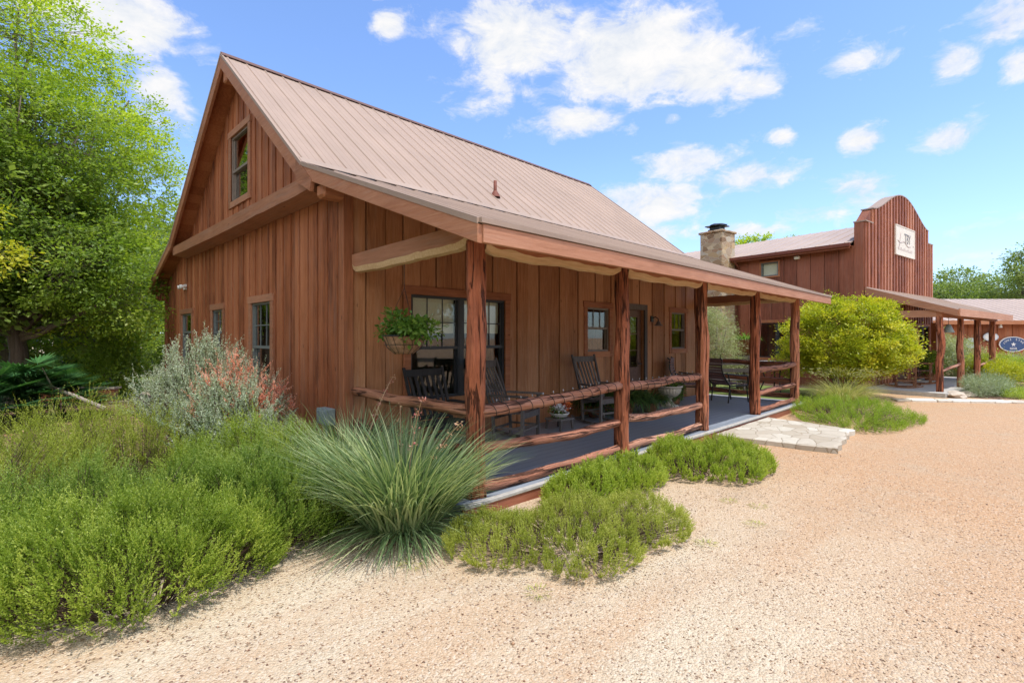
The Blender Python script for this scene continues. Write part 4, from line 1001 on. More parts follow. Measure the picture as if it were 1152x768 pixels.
b = MB(); b.tube([(-.38, 3.95, 4.38), (-.3, 3.95, 4.28), (-.08, 3.95, 4.12), (-.07, 3.95, .1)], .04, 8); b.build('downspout', M['rust'], st, smooth=True)
b = MB(); b.box(-.16, -.03, 1.83, 1.99, 4.18, 4.29); b.build('flood_light', M['white'], st, bevel=.02)
window(st, side3, 2.55, 3.15, 3.72, 4.2, mats=('trimz', 'frame_light', 'glass'), trim=.05, label='small high window under the eave', room=True, blind_or_sheen=3.76)  # pale sheet added behind this pane to stand for reflected sky
window(st, side3, 1.95, 3.25, .9, 2.1, mats=('trimz', 'frame', 'glass'), trim=.1, mull=2.6, meet=None)
window(st, front3, 4.9, 6.25, .55, 2.0, mats=('trimz', 'frame', 'glass'), trim=.08, mull=5.6)
d = MB(); hx(front3, d, 2.9, 3.9, .1, 2.2, -.08, -.03); hx(front3, d, 3.02, 3.78, .95, 2.05, -.031, -.02); dd = d.build('door', M['door'], st); d = MB(); hx(front3, d, 3.06, 3.74, 1.0, 2.0, -.02, -.012); link_part(d.build('pane', M['glass'], None), dd)
b = MB(); b.box(-.9, -.03, 4.12, 5.0, 0, 5.38); b.box(-.95, .02, 4.07, 5.05, 5.38, 5.46); ch = b.build('chimney', M['chimney'], st, bevel=.02)
b = MB(); b.box(-.7, -.24, 4.34, 4.8, 5.46, 5.56); b.box(-.66, -.28, 4.38, 4.76, 5.56, 5.66); b.box(-.78, -.16, 4.26, 4.88, 5.66, 5.69); b.lathe([(.42, .0), (.2, .08), (0, .1)], (-.47, 4.57, 5.69), 4); link_part(b.build('chimney_cap', M['darkmetal'], None), ch)
# porch of the store
b = MB()
q = [(-.0, -2.2, 2.30), (6.95, -2.2, 2.30), (-.0, -.03, 3.06), (6.95, -.03, 3.06)]
b.hexa(q + [(x, y, z + .05) for x, y, z in q], 0, .5)
x = .1
while x < 6.9:
    b.hexa([(x, -2.2, 2.35), (x + .03, -2.2, 2.35), (x, -.03, 3.11), (x + .03, -.03, 3.11), (x + .008, -2.2, 2.37), (x + .022, -2.2, 2.37), (x + .008, -.03, 3.13), (x + .022, -.03, 3.13)], 0, .5); x += .3
b.build('porch_roof', M['roof_pale'], st)
b = MB(); b.box(0.0, 6.95, -2.24, -2.203, 2.17, 2.37); b.build('fascia', M['fascia'], st)
b = MB(); b.hexa([(-.04, -2.2, 2.17), (-.003, -2.2, 2.17), (-.04, -.03, 2.86), (-.003, -.03, 2.86), (-.04, -2.2, 2.34), (-.003, -2.2, 2.34), (-.04, -.03, 3.1), (-.003, -.03, 3.1)]); b.build('barge_board', M['trimy'], st)
b = MB(); b.box(.02, 6.9, -1.85, -1.72, 2.16, 2.38); b.build('porch_beam', M['trimx'], st); b = MB(); b.box(.02, .14, -1.72, -.03, 2.16, 2.36); b.build('porch_beam', M['trimy'], st)
b = MB(); b.box(-.42, 7.1, -2.02, -.03, -.03, .1); b.build('porch_floor', M['concrete'], st)
for k, w in enumerate((.1, 2.25, 4.35, 6.5)):
    b = MB(); log_tube(b, (w, -1.78, .1), (w + [0, .05, -.03, 0][k], -1.78, 2.36), .09, .078, 60 + k, n=16, K=24, gnarl=.16, bend=.04, flute=.1); b.build('porch_post', M['log'], st, smooth=True)
for k, (a, c) in enumerate(((.2, 2.15), (4.45, 6.4))):
    b = MB(); log_tube(b, (a, -1.78, .66), (c, -1.78, .80), .045, .04, 70 + k, n=10, K=14); b.build('rail', M['logx'], st, smooth=True)
b = MB(); b.box(6.55, 6.75, -.20, -.03, .62, 2.15); b.build('corner_board', M['trimz'], st)
b = MB(); b.box(6.2, 6.75, -.4, -.2, .52, .66); b.build('window_box', M['trimx'], st)
# sign on the false front
sg = empty('store_sign', (CX, CY, 0), BR); tag(sg, 'square cream sign with grey lettering high on the curved false front', 'sign')
b = MB(); b.box(2.47, 4.36, -.10, -.055, 4.38, 5.32); b.build('board', M['signwhite'], sg, bevel=.004)
b = MB(); 
for (x0, x1, z0, z1) in ((2.45, 4.38, 5.32, 5.35), (2.45, 4.38, 4.35, 4.38), (2.44, 2.47, 4.35, 5.35), (4.36, 4.39, 4.35, 5.35)): b.box(x0, x1, -.11, -.05, z0, z1)
b.build('frame', M['signwhite'], sg)
def text_mesh(name, body, size, mat, parent, mtx, ext=.004, sx=1.0, spacing=1.0, shear=0.0):
    cu = bpy.data.curves.new(name, 'FONT'); cu.body = body; cu.size = size; cu.align_x = 'CENTER'; cu.align_y = 'CENTER'; cu.extrude = ext; cu.space_character = spacing; cu.shear = shear
    to = bpy.data.objects.new('tmp', cu); COL.objects.link(to); dg = bpy.context.evaluated_depsgraph_get(); me = bpy.data.meshes.new_from_object(to.evaluated_get(dg)); bpy.data.objects.remove(to)
    me.transform(mtx @ Matrix.Diagonal((sx, 1, 1, 1))); me.materials.clear(); me.materials.append(mat); me.name = name
    return link(name, me, parent)
FM = lambda x, y, z: Matrix.Translation((x, y, z)) @ Matrix.Rotation(R(90), 4, 'X')
text_mesh('lettering', 'TBY', .46, M['signgrey'], sg, FM(3.6, -.104, 4.95), sx=.8)
text_mesh('lettering', 'J', .6, M['signfaint'], sg, FM(2.78, -.104, 4.88), shear=.3)
text_mesh('lettering', '.', .46, M['signgrey'], sg, FM(4.2, -.104, 4.88), sx=.8)
b = MB()
for k in range(11): b.tube([(2.62 + .12 * k, -.102, 4.84 - .05 * math.sin(k * .9) - .01 * k), (2.74 + .12 * k, -.102, 4.84 - .05 * math.sin((k + 1) * .9) - .01 * k)], .012, 5)
b.build('flourish', M['signfaint'], sg)
for k in range(12): b = MB(); b.box(2.72 + .12 * k, 2.77 + .12 * k, -.104, -.099, 4.52, 4.585 + .02 * (k % 3)); b.build('small_mark', M['signfaint'], sg)
# chairs on the store porch
def place2(o, w, v, rz, z=.1):
    o.location = (CX + w * math.cos(BR) - v * math.sin(BR), CY + w * math.sin(BR) + v * math.cos(BR), z); o.rotation_euler = (0, 0, BR + R(rz))
r2 = rocker('rocking_chair', M['brownwood']); place2(r2, .75, -.80, -70)
tag(r2, 'reddish brown rocking chair on the store porch, half under the golden shrub', 'rocking chair', 'brown rocking chairs on the store porch')
c = copy_tree(r2); place2(c, 2.5, -.75, -80); c['label'] = 'brown rocking chair further along the store porch, by the window with the plants'
ln = empty('hanging_lantern', (0, 0, 0)); place2(ln, .98, -1.78, 0, 0); tag(ln, 'grey bell-shaped lantern hanging from the store porch beam', 'lantern')
b = MB(); b.lathe([(.0, 1.98), (.05, 1.96), (.09, 1.86), (.14, 1.74), (.13, 1.735), (0, 1.75)], n=16); b.build('bell', M['grey'], ln, smooth=True)
b = MB(); b.tube([(0, 0, 1.98), (0, 0, 2.18)], .006, 6); b.build('chain', M['darkmetal'], ln)

# ------------------------------------------------------------------ low building with the oval signs
BX = Vector((math.cos(CAM_A), math.sin(CAM_A), 0)) * 24 + Vector((math.sin(CAM_A), -math.cos(CAM_A), 0)) * 25.5
lb = empty('outbuilding', (BX.x, BX.y, 0), CAM_A - R(90)); tag(lb, 'long low brown building with a wide pale metal roof behind the store porch', 'building')
lf = lambda u, o, z: (u, -o, z)
b = MB(); board_wall(b, lf, -6, 14, 2.35, [], bw=.35, step=.01, gap=.014); b.build('front_wall', M['siding'], lb)
b = MB(); b.box(-6, 14, 6.95, 7, 0, 2.35); b.box(-6, -5.95, .1, 6.95, 0, 2.35); b.box(13.95, 14, .1, 6.95, 0, 2.35); b.build('rear_wall', M['siding'], lb)
b = MB()
for (v0, z0, v1, z1) in ((-.6, 2.32, 3.5, 3.62), (3.5, 3.62, 7.6, 2.32)):
    b.hexa([(-6.4, v0, z0), (14.4, v0, z0), (-6.4, v1, z1), (14.4, v1, z1), (-6.4, v0, z0 + .06), (14.4, v0, z0 + .06), (-6.4, v1, z1 + .06), (14.4, v1, z1 + .06)], 0, .5)
    x = -6.2
    while x < 14.3: b.hexa([(x, v0, z0 + .06), (x + .04, v0, z0 + .06), (x, v1, z1 + .06), (x + .04, v1, z1 + .06), (x + .01, v0, z0 + .08), (x + .03, v0, z0 + .08), (x + .01, v1, z1 + .08), (x + .03, v1, z1 + .08)], 0, .5); x += .4
b.build('roof', M['roof_pale'], lb)
b = MB(); b.box(-6.4, 14.4, -.64, -.6, 2.2, 2.38); b.build('fascia', M['trimx'], lb)
for gx in (-3.1,):
    b = MB(); b.lathe([(.0, 2.2), (.05, 2.2), (.07, 2.05), (.0, 2.05)], (gx, -.45, 0), 10); b.build('flood_light', M['white'], lb)
def oval(b, cx, cz, rx, rz, y0, y1, n=40, mi=0):
    vs = [(cx + rx * math.cos(2 * math.pi * k / n), y, cz + rz * math.sin(2 * math.pi * k / n)) for y in (y0, y1) for k in range(n)]
    b.add(vs, [tuple(range(n)), tuple(range(2 * n - 1, n - 1, -1))] + [(k, n + k, n + (k + 1) % n, (k + 1) % n) for k in range(n)], mi, .5)
SX = -2.2   # centre of the large oval along the wall
so = empty('oval_sign', (BX.x, BX.y, 0), CAM_A - R(90)); tag(so, 'large blue oval sign with white lettering and a star on the brown wall', 'sign', 'oval enamel signs on the low brown building')
b = MB(); oval(b, SX, 1.27, .66, .36, -.14, -.10); b.build('rim', M['whitemetal'], so)
b = MB(); oval(b, SX, 1.27, .62, .325, -.146, -.139); b.build('panel', M['signblue'], so)
b = MB()
vs = []
for k in range(10):
    r = .115 if k % 2 == 0 else .046; t = math.pi / 2 + k * math.pi / 5; vs.append((SX + r * 1.15 * math.cos(t), -.152, 1.265 + r * math.sin(t)))
b.add(vs + [(SX, -.152, 1.265)], [(k, (k + 1) % 10, 10) for k in range(10)]); b.build('star', M['whitemetal'], so)
word = 'LONE STAR'
for k, chh in enumerate(word):
    if chh == ' ': continue
    t = R(158) - R(136) * k / (len(word) - 1); px, pz = SX + .475 * math.cos(t), 1.235 + .265 * math.sin(t)
    sl = math.atan2(.265 * math.cos(t), .475 * math.sin(t)) if True else 0
    text_mesh('letter', chh, .135, M['whitemetal'], so, FM(px, -.148, pz) @ Matrix.Rotation(-sl * .8, 4, 'Z'), sx=1.0)
text_mesh('lettering', 'BEER', .135, M['whitemetal'], so, FM(SX, -.148, 1.065), sx=1.2)
s2 = empty('oval_sign', (BX.x, BX.y, 0), CAM_A - R(90)); tag(s2, 'small pale oval sign behind a porch post, left of the blue oval', 'sign', 'oval enamel signs on the low brown building')
b = MB(); oval(b, SX - 1.05, 1.62, .36, .2, -.14, -.10); b.build('panel', M['signpale'], s2); b = MB(); oval(b, SX - 1.05, 1.62, .3, .15, -.145, -.139); b.build('inner_panel', M['whitemetal'], s2)
s3 = empty('oval_sign', (BX.x, BX.y, 0), CAM_A - R(90)); tag(s3, 'pale blue oval sign furthest left on the brown wall, half behind the shrubs', 'sign', 'oval enamel signs on the low brown building')
b = MB(); oval(b, SX - 1.95, 1.32, .34, .25, -.14, -.10); b.build('panel', M['signpale'], s3)

# ------------------------------------------------------------------ planting
def blob_height(x, y, lumps):
    h = 0
    for (cx, cy, rx, ry, rot, hh) in lumps:
        dx, dy = x - cx, y - cy; c, s = math.cos(rot), math.sin(rot); u = (dx * c + dy * s) / rx; v = (-dx * s + dy * c) / ry
        d = u * u + v * v
        if d < 1: h = max(h, hh * (1 - d) ** .42)
    return h
def needle_shrub(name, loc, lumps, nstem, mat, seed, label, cat, group=None, stem=(.12, .24), needle=(.025, .0062), m=26, tilt=.7, fuzz=1.0, stems_mat='rosemary_stem', lean=(0, 0), csize=26):
    """a mounded shrub of upright sprigs, each a stem set all round with narrow leaves"""
    g = np.random.default_rng(seed); e = empty(name, (*loc, 0)); tag(e, label, cat, group)
    # sample anchor points in the footprint by rejection
    xs, ys, hs, gx, gy = [], [], [], [], []
    lo = [min(l[k] - max(l[2], l[3]) for l in lumps) for k in (0, 1)]; hi = [max(l[k] + max(l[2], l[3]) for l in lumps) for k in (0, 1)]
    while len(xs) < nstem:
        x = g.uniform(lo[0], hi[0]); y = g.uniform(lo[1], hi[1]); h = blob_height(x, y, lumps)
        if h <= .02: continue
        e1 = .03; dx = (blob_height(x + e1, y, lumps) - blob_height(x - e1, y, lumps)) / (2 * e1); dy = (blob_height(x, y + e1, lumps) - blob_height(x, y - e1, lumps)) / (2 * e1)
        # more sprigs where the surface is steep, so the flanks are as full as the top
        if g.random() > min(1, .34 * math.sqrt(1 + dx * dx + dy * dy)): continue
        xs.append(x); ys.append(y); hs.append(h); gx.append(-dx); gy.append(-dy)
    X, Y, H = np.array(xs), np.array(ys), np.array(hs); G = np.stack([np.array(gx), np.array(gy)], 1)
    G = G / (1 + np.linalg.norm(G, axis=1, keepdims=True) * .5)
    # sprigs gather in sprays that fan out from one branch each
    nc = max(8, nstem // csize); near = g.integers(0, nstem, nc); own = np.argmin((X[:, None] - X[near][None]) ** 2 + (Y[:, None] - Y[near][None]) ** 2, axis=1); cen = near[own]
    OX, OY = X - X[cen], Y - Y[cen]; csp = .6 + .25 * g.normal(size=nc)
    cpush = (g.random(nc) - .35)[own] * .30; ctilt = g.normal(size=(nc, 2))[own] * .22
    X, Y = X - OX * .35, Y - OY * .35
    lumpn = np.array([noise.noise(Vector((x * 3.1 + seed, y * 3.1, seed))) for x, y in zip(X, Y)])
    zt = H * (.62 + .36 * g.random(nstem) ** .5) * (1 + .42 * lumpn + cpush * 1.2) - 1.6 * (OX ** 2 + OY ** 2) * 4
    zt = np.maximum(zt, .03)
    D = unit(np.stack([G[:, 0] * tilt + lean[0] + ctilt[:, 0] + OX * 4.5, G[:, 1] * tilt + lean[1] + ctilt[:, 1] + OY * 4.5, np.ones(nstem)], 1) + g.normal(size=(nstem, 3)) * .12)
    cvar = g.random(nc)[own]
    ln = (stem[0] + (stem[1] - stem[0]) * g.random(nstem)); P0 = np.stack([X, Y, zt], 1) - D * ln[:, None] * .35
    P0[:, 2] = np.maximum(P0[:, 2], .01)
    t = (np.arange(m) + .5) / m; idx = np.repeat(np.arange(nstem), m); T = np.tile(t, nstem)
    bend = unit(rdir(nstem, g) + np.array([0, 0, .6])) * (.18 * ln)[:, None]
    P = P0[idx] + D[idx] * (ln[idx] * T)[:, None] + bend[idx] * (T ** 2)[:, None]
    Dn = unit(D[idx] * (.75 + .5 * T)[:, None] + rdir(len(idx), g) * .85 * fuzz)
    s = (1.05 - .5 * T) * (.8 + .4 * g.random(len(idx)))
    V = leaf_quads(P, Dn, needle[0] * s, needle[1] * (.8 + .4 * g.random(len(idx))), g)
    sv = g.random(nstem); var = np.clip(.18 * sv[idx] + .34 * cvar[idx] + .34 * T + .14 * g.random(len(idx)) + .12 * lumpn[idx], 0, 1)
    add_leafobj('foliage', V, var, M[mat], e)
    # woody stems from the crown base up to the sprigs
    k = min(nstem, 900); sel = g.choice(nstem, k, replace=False); A = P0[sel] * np.array([.55, .55, .0]); B = P0[sel] + D[sel] * ln[sel][:, None] * .3
    S = unit(np.cross(B - A, rdir(k, g))) * .0035; V2 = np.stack([A - S, A + S, B + S * .5, B - S * .5], 1).reshape(-1, 3)
    add_leafobj('stems', V2, g.random(k), M[stems_mat], e)
    return e
GR = 'rosemary shrubs along the drive'
needle_shrub('rosemary_shrub', (.60, 3.86), [(0, 0, .62, .5, .2, .56), (.42, .05, .4, .42, 0, .48), (-.35, .15, .45, .45, 0, .52)], 4300, 'rosemary', 1, 'low dense rosemary at the drive edge, in front of the silver sage', 'shrub', GR)
needle_shrub('rosemary_shrub', (1.42, 4.22), [(0, 0, .52, .5, .5, .60), (.35, -.1, .34, .34, 0, .42), (-.1, .35, .4, .35, 0, .55)], 4200, 'rosemary_deep', 2, 'rosemary shrub touching the left side of the spiky yucca clump', 'shrub', GR)
needle_shrub('rosemary_shrub', (-.40, 4.28), [(0, 0, .6, .52, .2, .52), (-.5, .1, .5, .5, 0, .5), (.3, .3, .4, .4, 0, .48)], 4200, 'rosemary', 3, 'rosemary shrub at the left border of the photo, nearest the camera', 'shrub', GR)
needle_shrub('rosemary_shrub', (.3, 4.82), [(0, 0, .62, .45, -.2, .62), (.55, .0, .45, .4, 0, .6)], 3000, 'rosemary_deep', 4, 'second-row rosemary between the brown-stemmed shrub and the silver sage', 'shrub', GR, stem=(.16, .3))
needle_shrub('rosemary_shrub', (1.75, 5.35), [(0, 0, .5, .5, .2, .72), (.35, -.2, .4, .45, 0, .6), (-.4, .05, .4, .4, 0, .62)], 2800, 'rosemary', 5, 'taller pale rosemary below the coral-flowered shrub', 'shrub', GR, stem=(.16, .3))
needle_shrub('brown_stemmed_shrub', (-.62, 6.0), [(0, 0, .6, .5, 0, .78), (.75, .1, .5, .5, 0, .78)], 2300, 'olive_shrub', 6, 'open upright shrub with brown stems behind the front rosemary at the far left', 'shrub', stem=(.25, .42), m=24, needle=(.024, .006), fuzz=.8)
needle_shrub('brown_stemmed_shrub', (.95, 6.5), [(0, 0, .6, .5, 0, .8), (-.5, .3, .5, .5, 0, .85)], 2000, 'olive_shrub', 16, 'yellow-green feathery shrub left of the silver sage', 'shrub', stem=(.25, .42), m=24, needle=(.026, .006), fuzz=.8)

def branchy_shrub(name, loc, label, cat, mat, seed, nb, h, spread, per, leaf, group=None, mat2=None, frac2=0.0, stemmat='rosemary_stem'):
    """open shrub: many ascending branches with side twigs, silver or coral leaves all along"""
    g = np.random.default_rng(seed); e = empty(name, (*loc, 0)); tag(e, label, cat, group)
    az_ = g.random(nb) * 2 * np.pi; out_ = g.random(nb) ** .7; top = np.stack([np.cos(az_) * out_ * spread, np.sin(az_) * out_ * spread, h * (1.02 - .45 * out_ ** 2) * (.72 + .3 * g.random(nb))], 1)
    base = np.stack([np.cos(az_) * .12, np.sin(az_) * .12, np.zeros(nb)], 1)
    ns = 9; segs = []
    idx = np.repeat(np.arange(nb), ns); t = .3 + .7 * g.random(len(idx))
    def curve(i, t): return base[i] * (1 - t)[:, None] + top[i] * t[:, None] + (np.array([0, 0, .18]) * h)[None] * (np.sin(np.pi * t) * .4)[:, None]
    T0 = curve(idx, t); main = unit(top[idx] - base[idx]); TD = unit(main * 1.0 + rdir(len(idx), g) * .75 + np.array([0, 0, .35])); TL = (.10 + .22 * g.random(len(idx))) * (h / 1.4)
    # main branch tips act as twigs too
    A = np.concatenate([T0, curve(np.arange(nb), np.full(nb, .6))]); Bd = np.concatenate([TD, unit(top - base + rdir(nb, g) * .2)]); BL = np.concatenate([TL, np.linalg.norm(top, axis=1) * .42])
    red = np.concatenate([g.random(nb)[idx], g.random(nb)])
    ii = np.repeat(np.arange(len(A)), per); tt = g.random(len(ii)); P = A[ii] + Bd[ii] * (BL[ii] * tt)[:, None]; D = unit(Bd[ii] * .8 + rdir(len(ii), g))
    s = (1.1 - .6 * tt); V = leaf_quads(P, D, leaf[0] * s, leaf[1] * s, g); tv = g.random(len(A)); var = np.clip(.5 * tv[ii] + .3 * g.random(len(ii)) + .2 * tt, 0, 1)
    if mat2:
        side = red[ii] < frac2; V4 = V.reshape(-1, 4, 3)
        add_leafobj('foliage', V4[~side].reshape(-1, 3), var[~side], M[mat], e); add_leafobj('coral_sprays', V4[side].reshape(-1, 3), var[side], M[mat2], e)
    else: add_leafobj('foliage', V, var, M[mat], e)
    B1 = A + Bd * BL[:, None]; S = unit(np.cross(Bd, rdir(len(A), g))) * .0028
    V2 = [np.stack([A - S, A + S, B1 + S * .4, B1 - S * .4], 1).reshape(-1, 3)]
    i0 = np.arange(nb)
    for a_, b_ in ((0, .25), (.25, .5), (.5, .75), (.75, 1.0)):
        p, q = curve(i0, np.full(nb, a_)), curve(i0, np.full(nb, b_)); S = unit(np.cross(q - p, rdir(nb, g))) * .005; V2.append(np.stack([p - S, p + S, q + S * .8, q - S * .8], 1).reshape(-1, 3))
    V2 = np.concatenate(V2); add_leafobj('stems', V2, g.random(len(V2) // 4), M[stemmat], e); return e
GS = 'silver shrubs by the gable wall'
branchy_shrub('silver_sage', (1.80, 7.4), 'tall silver-grey sage with pale upright sprays below the gable windows', 'shrub', 'sage', 31, 170, 1.55, .85, 40, (.032, .012), GS)
branchy_shrub('silver_sage', (1.75, 6.35), 'lower silver-grey sage spilling forward behind the front rosemary', 'shrub', 'sage', 32, 130, 1.1, .65, 40, (.032, .012), GS)
branchy_shrub('coral_shrub', (1.98, 6.75), 'airy shrub with coral-red sprays against the brown gable wall', 'shrub', 'sage', 33, 130, 1.36, .66, 44, (.028, .011), mat2='coral', frac2=.68)

def yucca(name, loc, label, seed, n, r, ln, el=(12, 86), droop=75, wd=.0115, stalks=9, group=None):
    e = empty(name, (*loc, 0)); tag(e, label, 'yucca', group); g = np.random.default_rng(seed)
    tuft('leaves', M['yucca'], n, r, ln, el[0], el[1], droop, wd, K=8, seed=seed, parent=e, z=.02, taper=.97)
    tuft('outer_leaves', M['yucca'], n // 4, r * .8, ln * .75, 5, 45, 55, wd, K=7, seed=seed + 50, parent=e, z=.01, taper=.97)
    for k in range(stalks):
        a = g.uniform(-1.9, 1.2); e0 = R(g.uniform(48, 78)); L0 = ln * g.uniform(.85, 1.25); pts = []; p = Vector((.05 * math.cos(a), .05 * math.sin(a), .05))
        for s in range(9):
            pts.append(p.copy()); ee = e0 - R(26) * (s / 8) ** 2; p = p + Vector((math.cos(ee) * math.cos(a), math.cos(ee) * math.sin(a), math.sin(ee))) * (L0 / 8)
        b = MB(); b.tube(pts, [.0045 - .0003 * s for s in range(9)], 5); stk = b.build('flower_stalk', M['straw'], e)
        P = np.array([pts[-1 - int(i)] for i in g.integers(0, 4, 46)], float) + g.normal(size=(46, 3)) * .016; V = leaf_quads(P, rdir(46, g), .026, .012, g)
        o = link('blossoms', np_mesh('blossoms', V, 4, M['pinkbloom'] if k % 2 else M['straw'], g.random(46))); link_part(o, stk)
    return e
GY = 'spiky yucca clumps beside the porch corner'
yucca('yucca_clump', (2.36, 3.72), 'big spiky green clump of narrow arching leaves in front of the first porch post', 41, 1900, .31, 1.12, el=(42, 91), droop=44, wd=.016, stalks=3, group=GY)
yucca('yucca_clump', (2.38, 4.72), 'spiky clump behind and left of the biggest one, against the cabin corner', 42, 1300, .28, 1.15, el=(45, 90), droop=50, wd=.0115, stalks=2, group=GY)

GC = 'ground cover mounds in front of the porch'
def cover(loc, lumps, n, mat, seed, label, rot=0, stem=(.05, .11), needle=(.017, .009), m=16, name='ground_cover', group=GC, cat='ground cover'):
    return needle_shrub(name, loc, lumps, n, mat, seed, label, cat, group, stem=stem, needle=needle, m=m, tilt=.6)
cover((4.45, 3.02), [(-.45, .0, .52, .34, .0, .30), (.35, -.02, .6, .33, .1, .27), (0, .1, .6, .25, 0, .25)], 4600, 'cover', 51, 'bright green mound right against the porch skirt, between the yucca and the landing')
cover((3.1, 2.5), [(-.4, .32, .5, .45, .3, .2), (.12, .0, .6, .55, .3, .24), (.6, -.22, .5, .45, .2, .2), (-.1, -.3, .45, .35, 0, .16)], 6200, 'cover_dull', 52, 'olive mound spreading over the gravel, nearest the camera', needle=(.016, .0055))
cover((6.02, 2.60), [(-.3, .2, .5, .5, .0, .30), (.25, -.1, .55, .48, .1, .28), (-.1, -.3, .5, .3, 0, .22), (.0, .5, .6, .3, 0, .3)], 5000, 'cover', 53, 'rounded green mound beside the flagstone landing')
cover((11.3, 2.25), [(-.5, -.1, .9, .8, .0, .26), (.3, -.3, 1.1, .75, -.2, .27), (.4, .5, 1.2, .6, .1, .36), (1.2, .1, 1.0, .7, 0, .32)], 4600, 'carpet', 54, 'wide fine-textured green mound beyond the landing, at the far porch corner', stem=(.08, .16), needle=(.035, .006), m=10)
for k, (x, y, r_, h_) in enumerate(((7.2, 3.02, .35, .16), (12.9, 3.2, .5, .3))):
    cover((x, y), [(0, 0, r_ * 1.4, r_, 0, h_)], 700, 'cover' if k == 0 else 'carpet', 60 + k, ['small tuft of green between the round mound and the porch skirt', 'low green tuft by the last porch post'][k], needle=(.02, .006))

# loose weeds at the mound edges
for k, (x, y) in enumerate(((2.35, 2.15), (3.8, 1.72), (4.95, 2.0), (5.0, 1.75), (2.0, 3.05), (4.5, 1.6))):
    e = empty('weed_sprig', (x, y, 0)); tag(e, 'tiny low weed sprig growing in the gravel', 'weed', 'weed sprigs scattered in the gravel')
    tuft('leaves', M['cover_dull'], 34, .07, .07, 5, 60, 50, .005, K=3, seed=80 + k, parent=e)

fg = empty('feather_grass', (14.35, 3.05, 0)); tag(fg, 'pale feather grass clump with curling seed heads beside the golden shrub', 'ornamental grass')
tuft('blades', M['feather'], 1500, .34, 1.05, 30, 89, 80, .012, K=6, seed=71, parent=fg)
g_ = np.random.default_rng(72); P_ = np.stack([g_.normal(size=700) * .42, g_.normal(size=700) * .42, .62 + .22 * g_.random(700)], 1)
add_leafobj('seed_heads', leaf_quads(P_, unit(P_ * np.array([1, 1, .2])), .075, .012, g_), g_.random(700), M['feather'], fg)

# the golden shrub on its short trunks
gs = empty('golden_shrub', (15.8, 3.3, 0)); gs.scale = (.87, .87, .96); tag(gs, 'large rounded yellow-green shrub clipped in tiers at the store corner', 'shrub')
lob = [(0, 0, 1.65, 1.55, 1.55, 1.05), (-.75, .9, 1.5, .75, .75, .7), (.7, -.85, 1.45, .85, .8, .75), (-.3, .3, 2.3, .8, .8, .5), (.35, -.55, 2.25, .8, .7, .5), (-.9, .1, 1.25, .75, .8, .6), (.2, -1.1, 1.2, .8, .7, .5), (.5, .5, 2.2, .8, .8, .5), (-.6, -.5, 1.1, .8, .7, .5), (-.9, 1.1, 1.0, .7, .6, .45)]
leafy('crown', M['bushleaf'], lob, 820, 110, .06, .034, .10, 81, gs, shell=.75, droop=.0, up=.25, layer=.55)
sp_, _ = leafy('foliage', M['bushleaf'], [(.1, -.2, 2.5, .7, .8, .3), (-.7, .6, 2.2, .5, .5, .35)], 30, 22, .06, .025, .05, 82, gs, shell=.3)
for k in range(7):
    a = k * .9; b = MB(); log_tube(b, (.12 * math.cos(a), .12 * math.sin(a), 0), (.75 * math.cos(a), .75 * math.sin(a), 1.3), .05, .025, 90 + k, n=8, K=10, bend=.06); b.build('trunk', M['bark'], gs, smooth=True)

# beyond the far end of the cabin porch
ol = empty('olive_shrub', (14.8, 6.5, 0)); tag(ol, 'tall pale olive-green shrub seen past the far end of the cabin porch', 'shrub')
leafy('crown', M['wall_olive'], [(0, 0, 1.4, .75, .75, 1.15), (-.1, .3, 2.0, .5, .5, .55), (.1, -.35, .8, .5, .5, .6)], 620, 44, .06, .014, .09, 91, ol, shell=.5)
for k in range(5):
    a = k * 1.3; b = MB(); log_tube(b, (.05 * math.cos(a), .05 * math.sin(a), 0), (.4 * math.cos(a), .4 * math.sin(a), 1.9), .03, .012, 95 + k, n=7, K=8); b.build('trunk', M['palebark'], ol, smooth=True)
ps = empty('stump_planter', (15.9, 5.95, 0)); tag(ps, 'fern in a rust-red pot standing on a tree stump near the store wall', 'planter')
b = MB(); log_tube(b, (0, 0, 0), (0, 0, 1.05), .27, .2, 97, n=18, K=10, gnarl=.2); b.build('stump', M['bark'], ps, smooth=True)
b = MB(); b.lathe([(0, 1.04), (.14, 1.04), (.2, 1.5), (.23, 1.53), (.2, 1.54), (0, 1.5)], n=22); b.build('pot', M['terracotta'], ps, smooth=True)
tuft('leaves', M['potleaf'], 260, .18, .5, 12, 85, 95, .028, K=5, seed=98, parent=ps, z=1.5)
pt = empty('patio_table', (15.0, 4.75, 0)); tag(pt, 'round patio table with a pale top outside the far porch rails', 'table')
b = MB(); b.lathe([(0, .90), (.6, .90), (.62, .915), (.6, .93), (0, .93)], n=36); b.build('tabletop', M['tabletop'], pt)
for k in range(4):
    a = k * math.pi / 2 + .5; b = MB(); b.tube([(.45 * math.cos(a), .45 * math.sin(a), .9), (.3 * math.cos(a), .3 * math.sin(a), .45), (.48 * math.cos(a), .48 * math.sin(a), .02)], .018, 8); b.build('leg', M['darkmetal'], pt)
bn = empty('garden_bench', (13.8, 5.7, 0), R(-40)); tag(bn, 'weathered wooden bench just beyond the end rails of the cabin porch', 'bench')
b = MB()
for k in range(4): b.box(-.7, .7, -.2 + .11 * k, -.11 + .11 * k, .42, .445)
b.build('seat', M['greywood'], bn)
b = MB(); b.box(-.7, .7, -.27, -.24, .86, .96); b.box(-.7, .7, -.27, -.24, .66, .76); b.build('backrest', M['greywood'], bn)
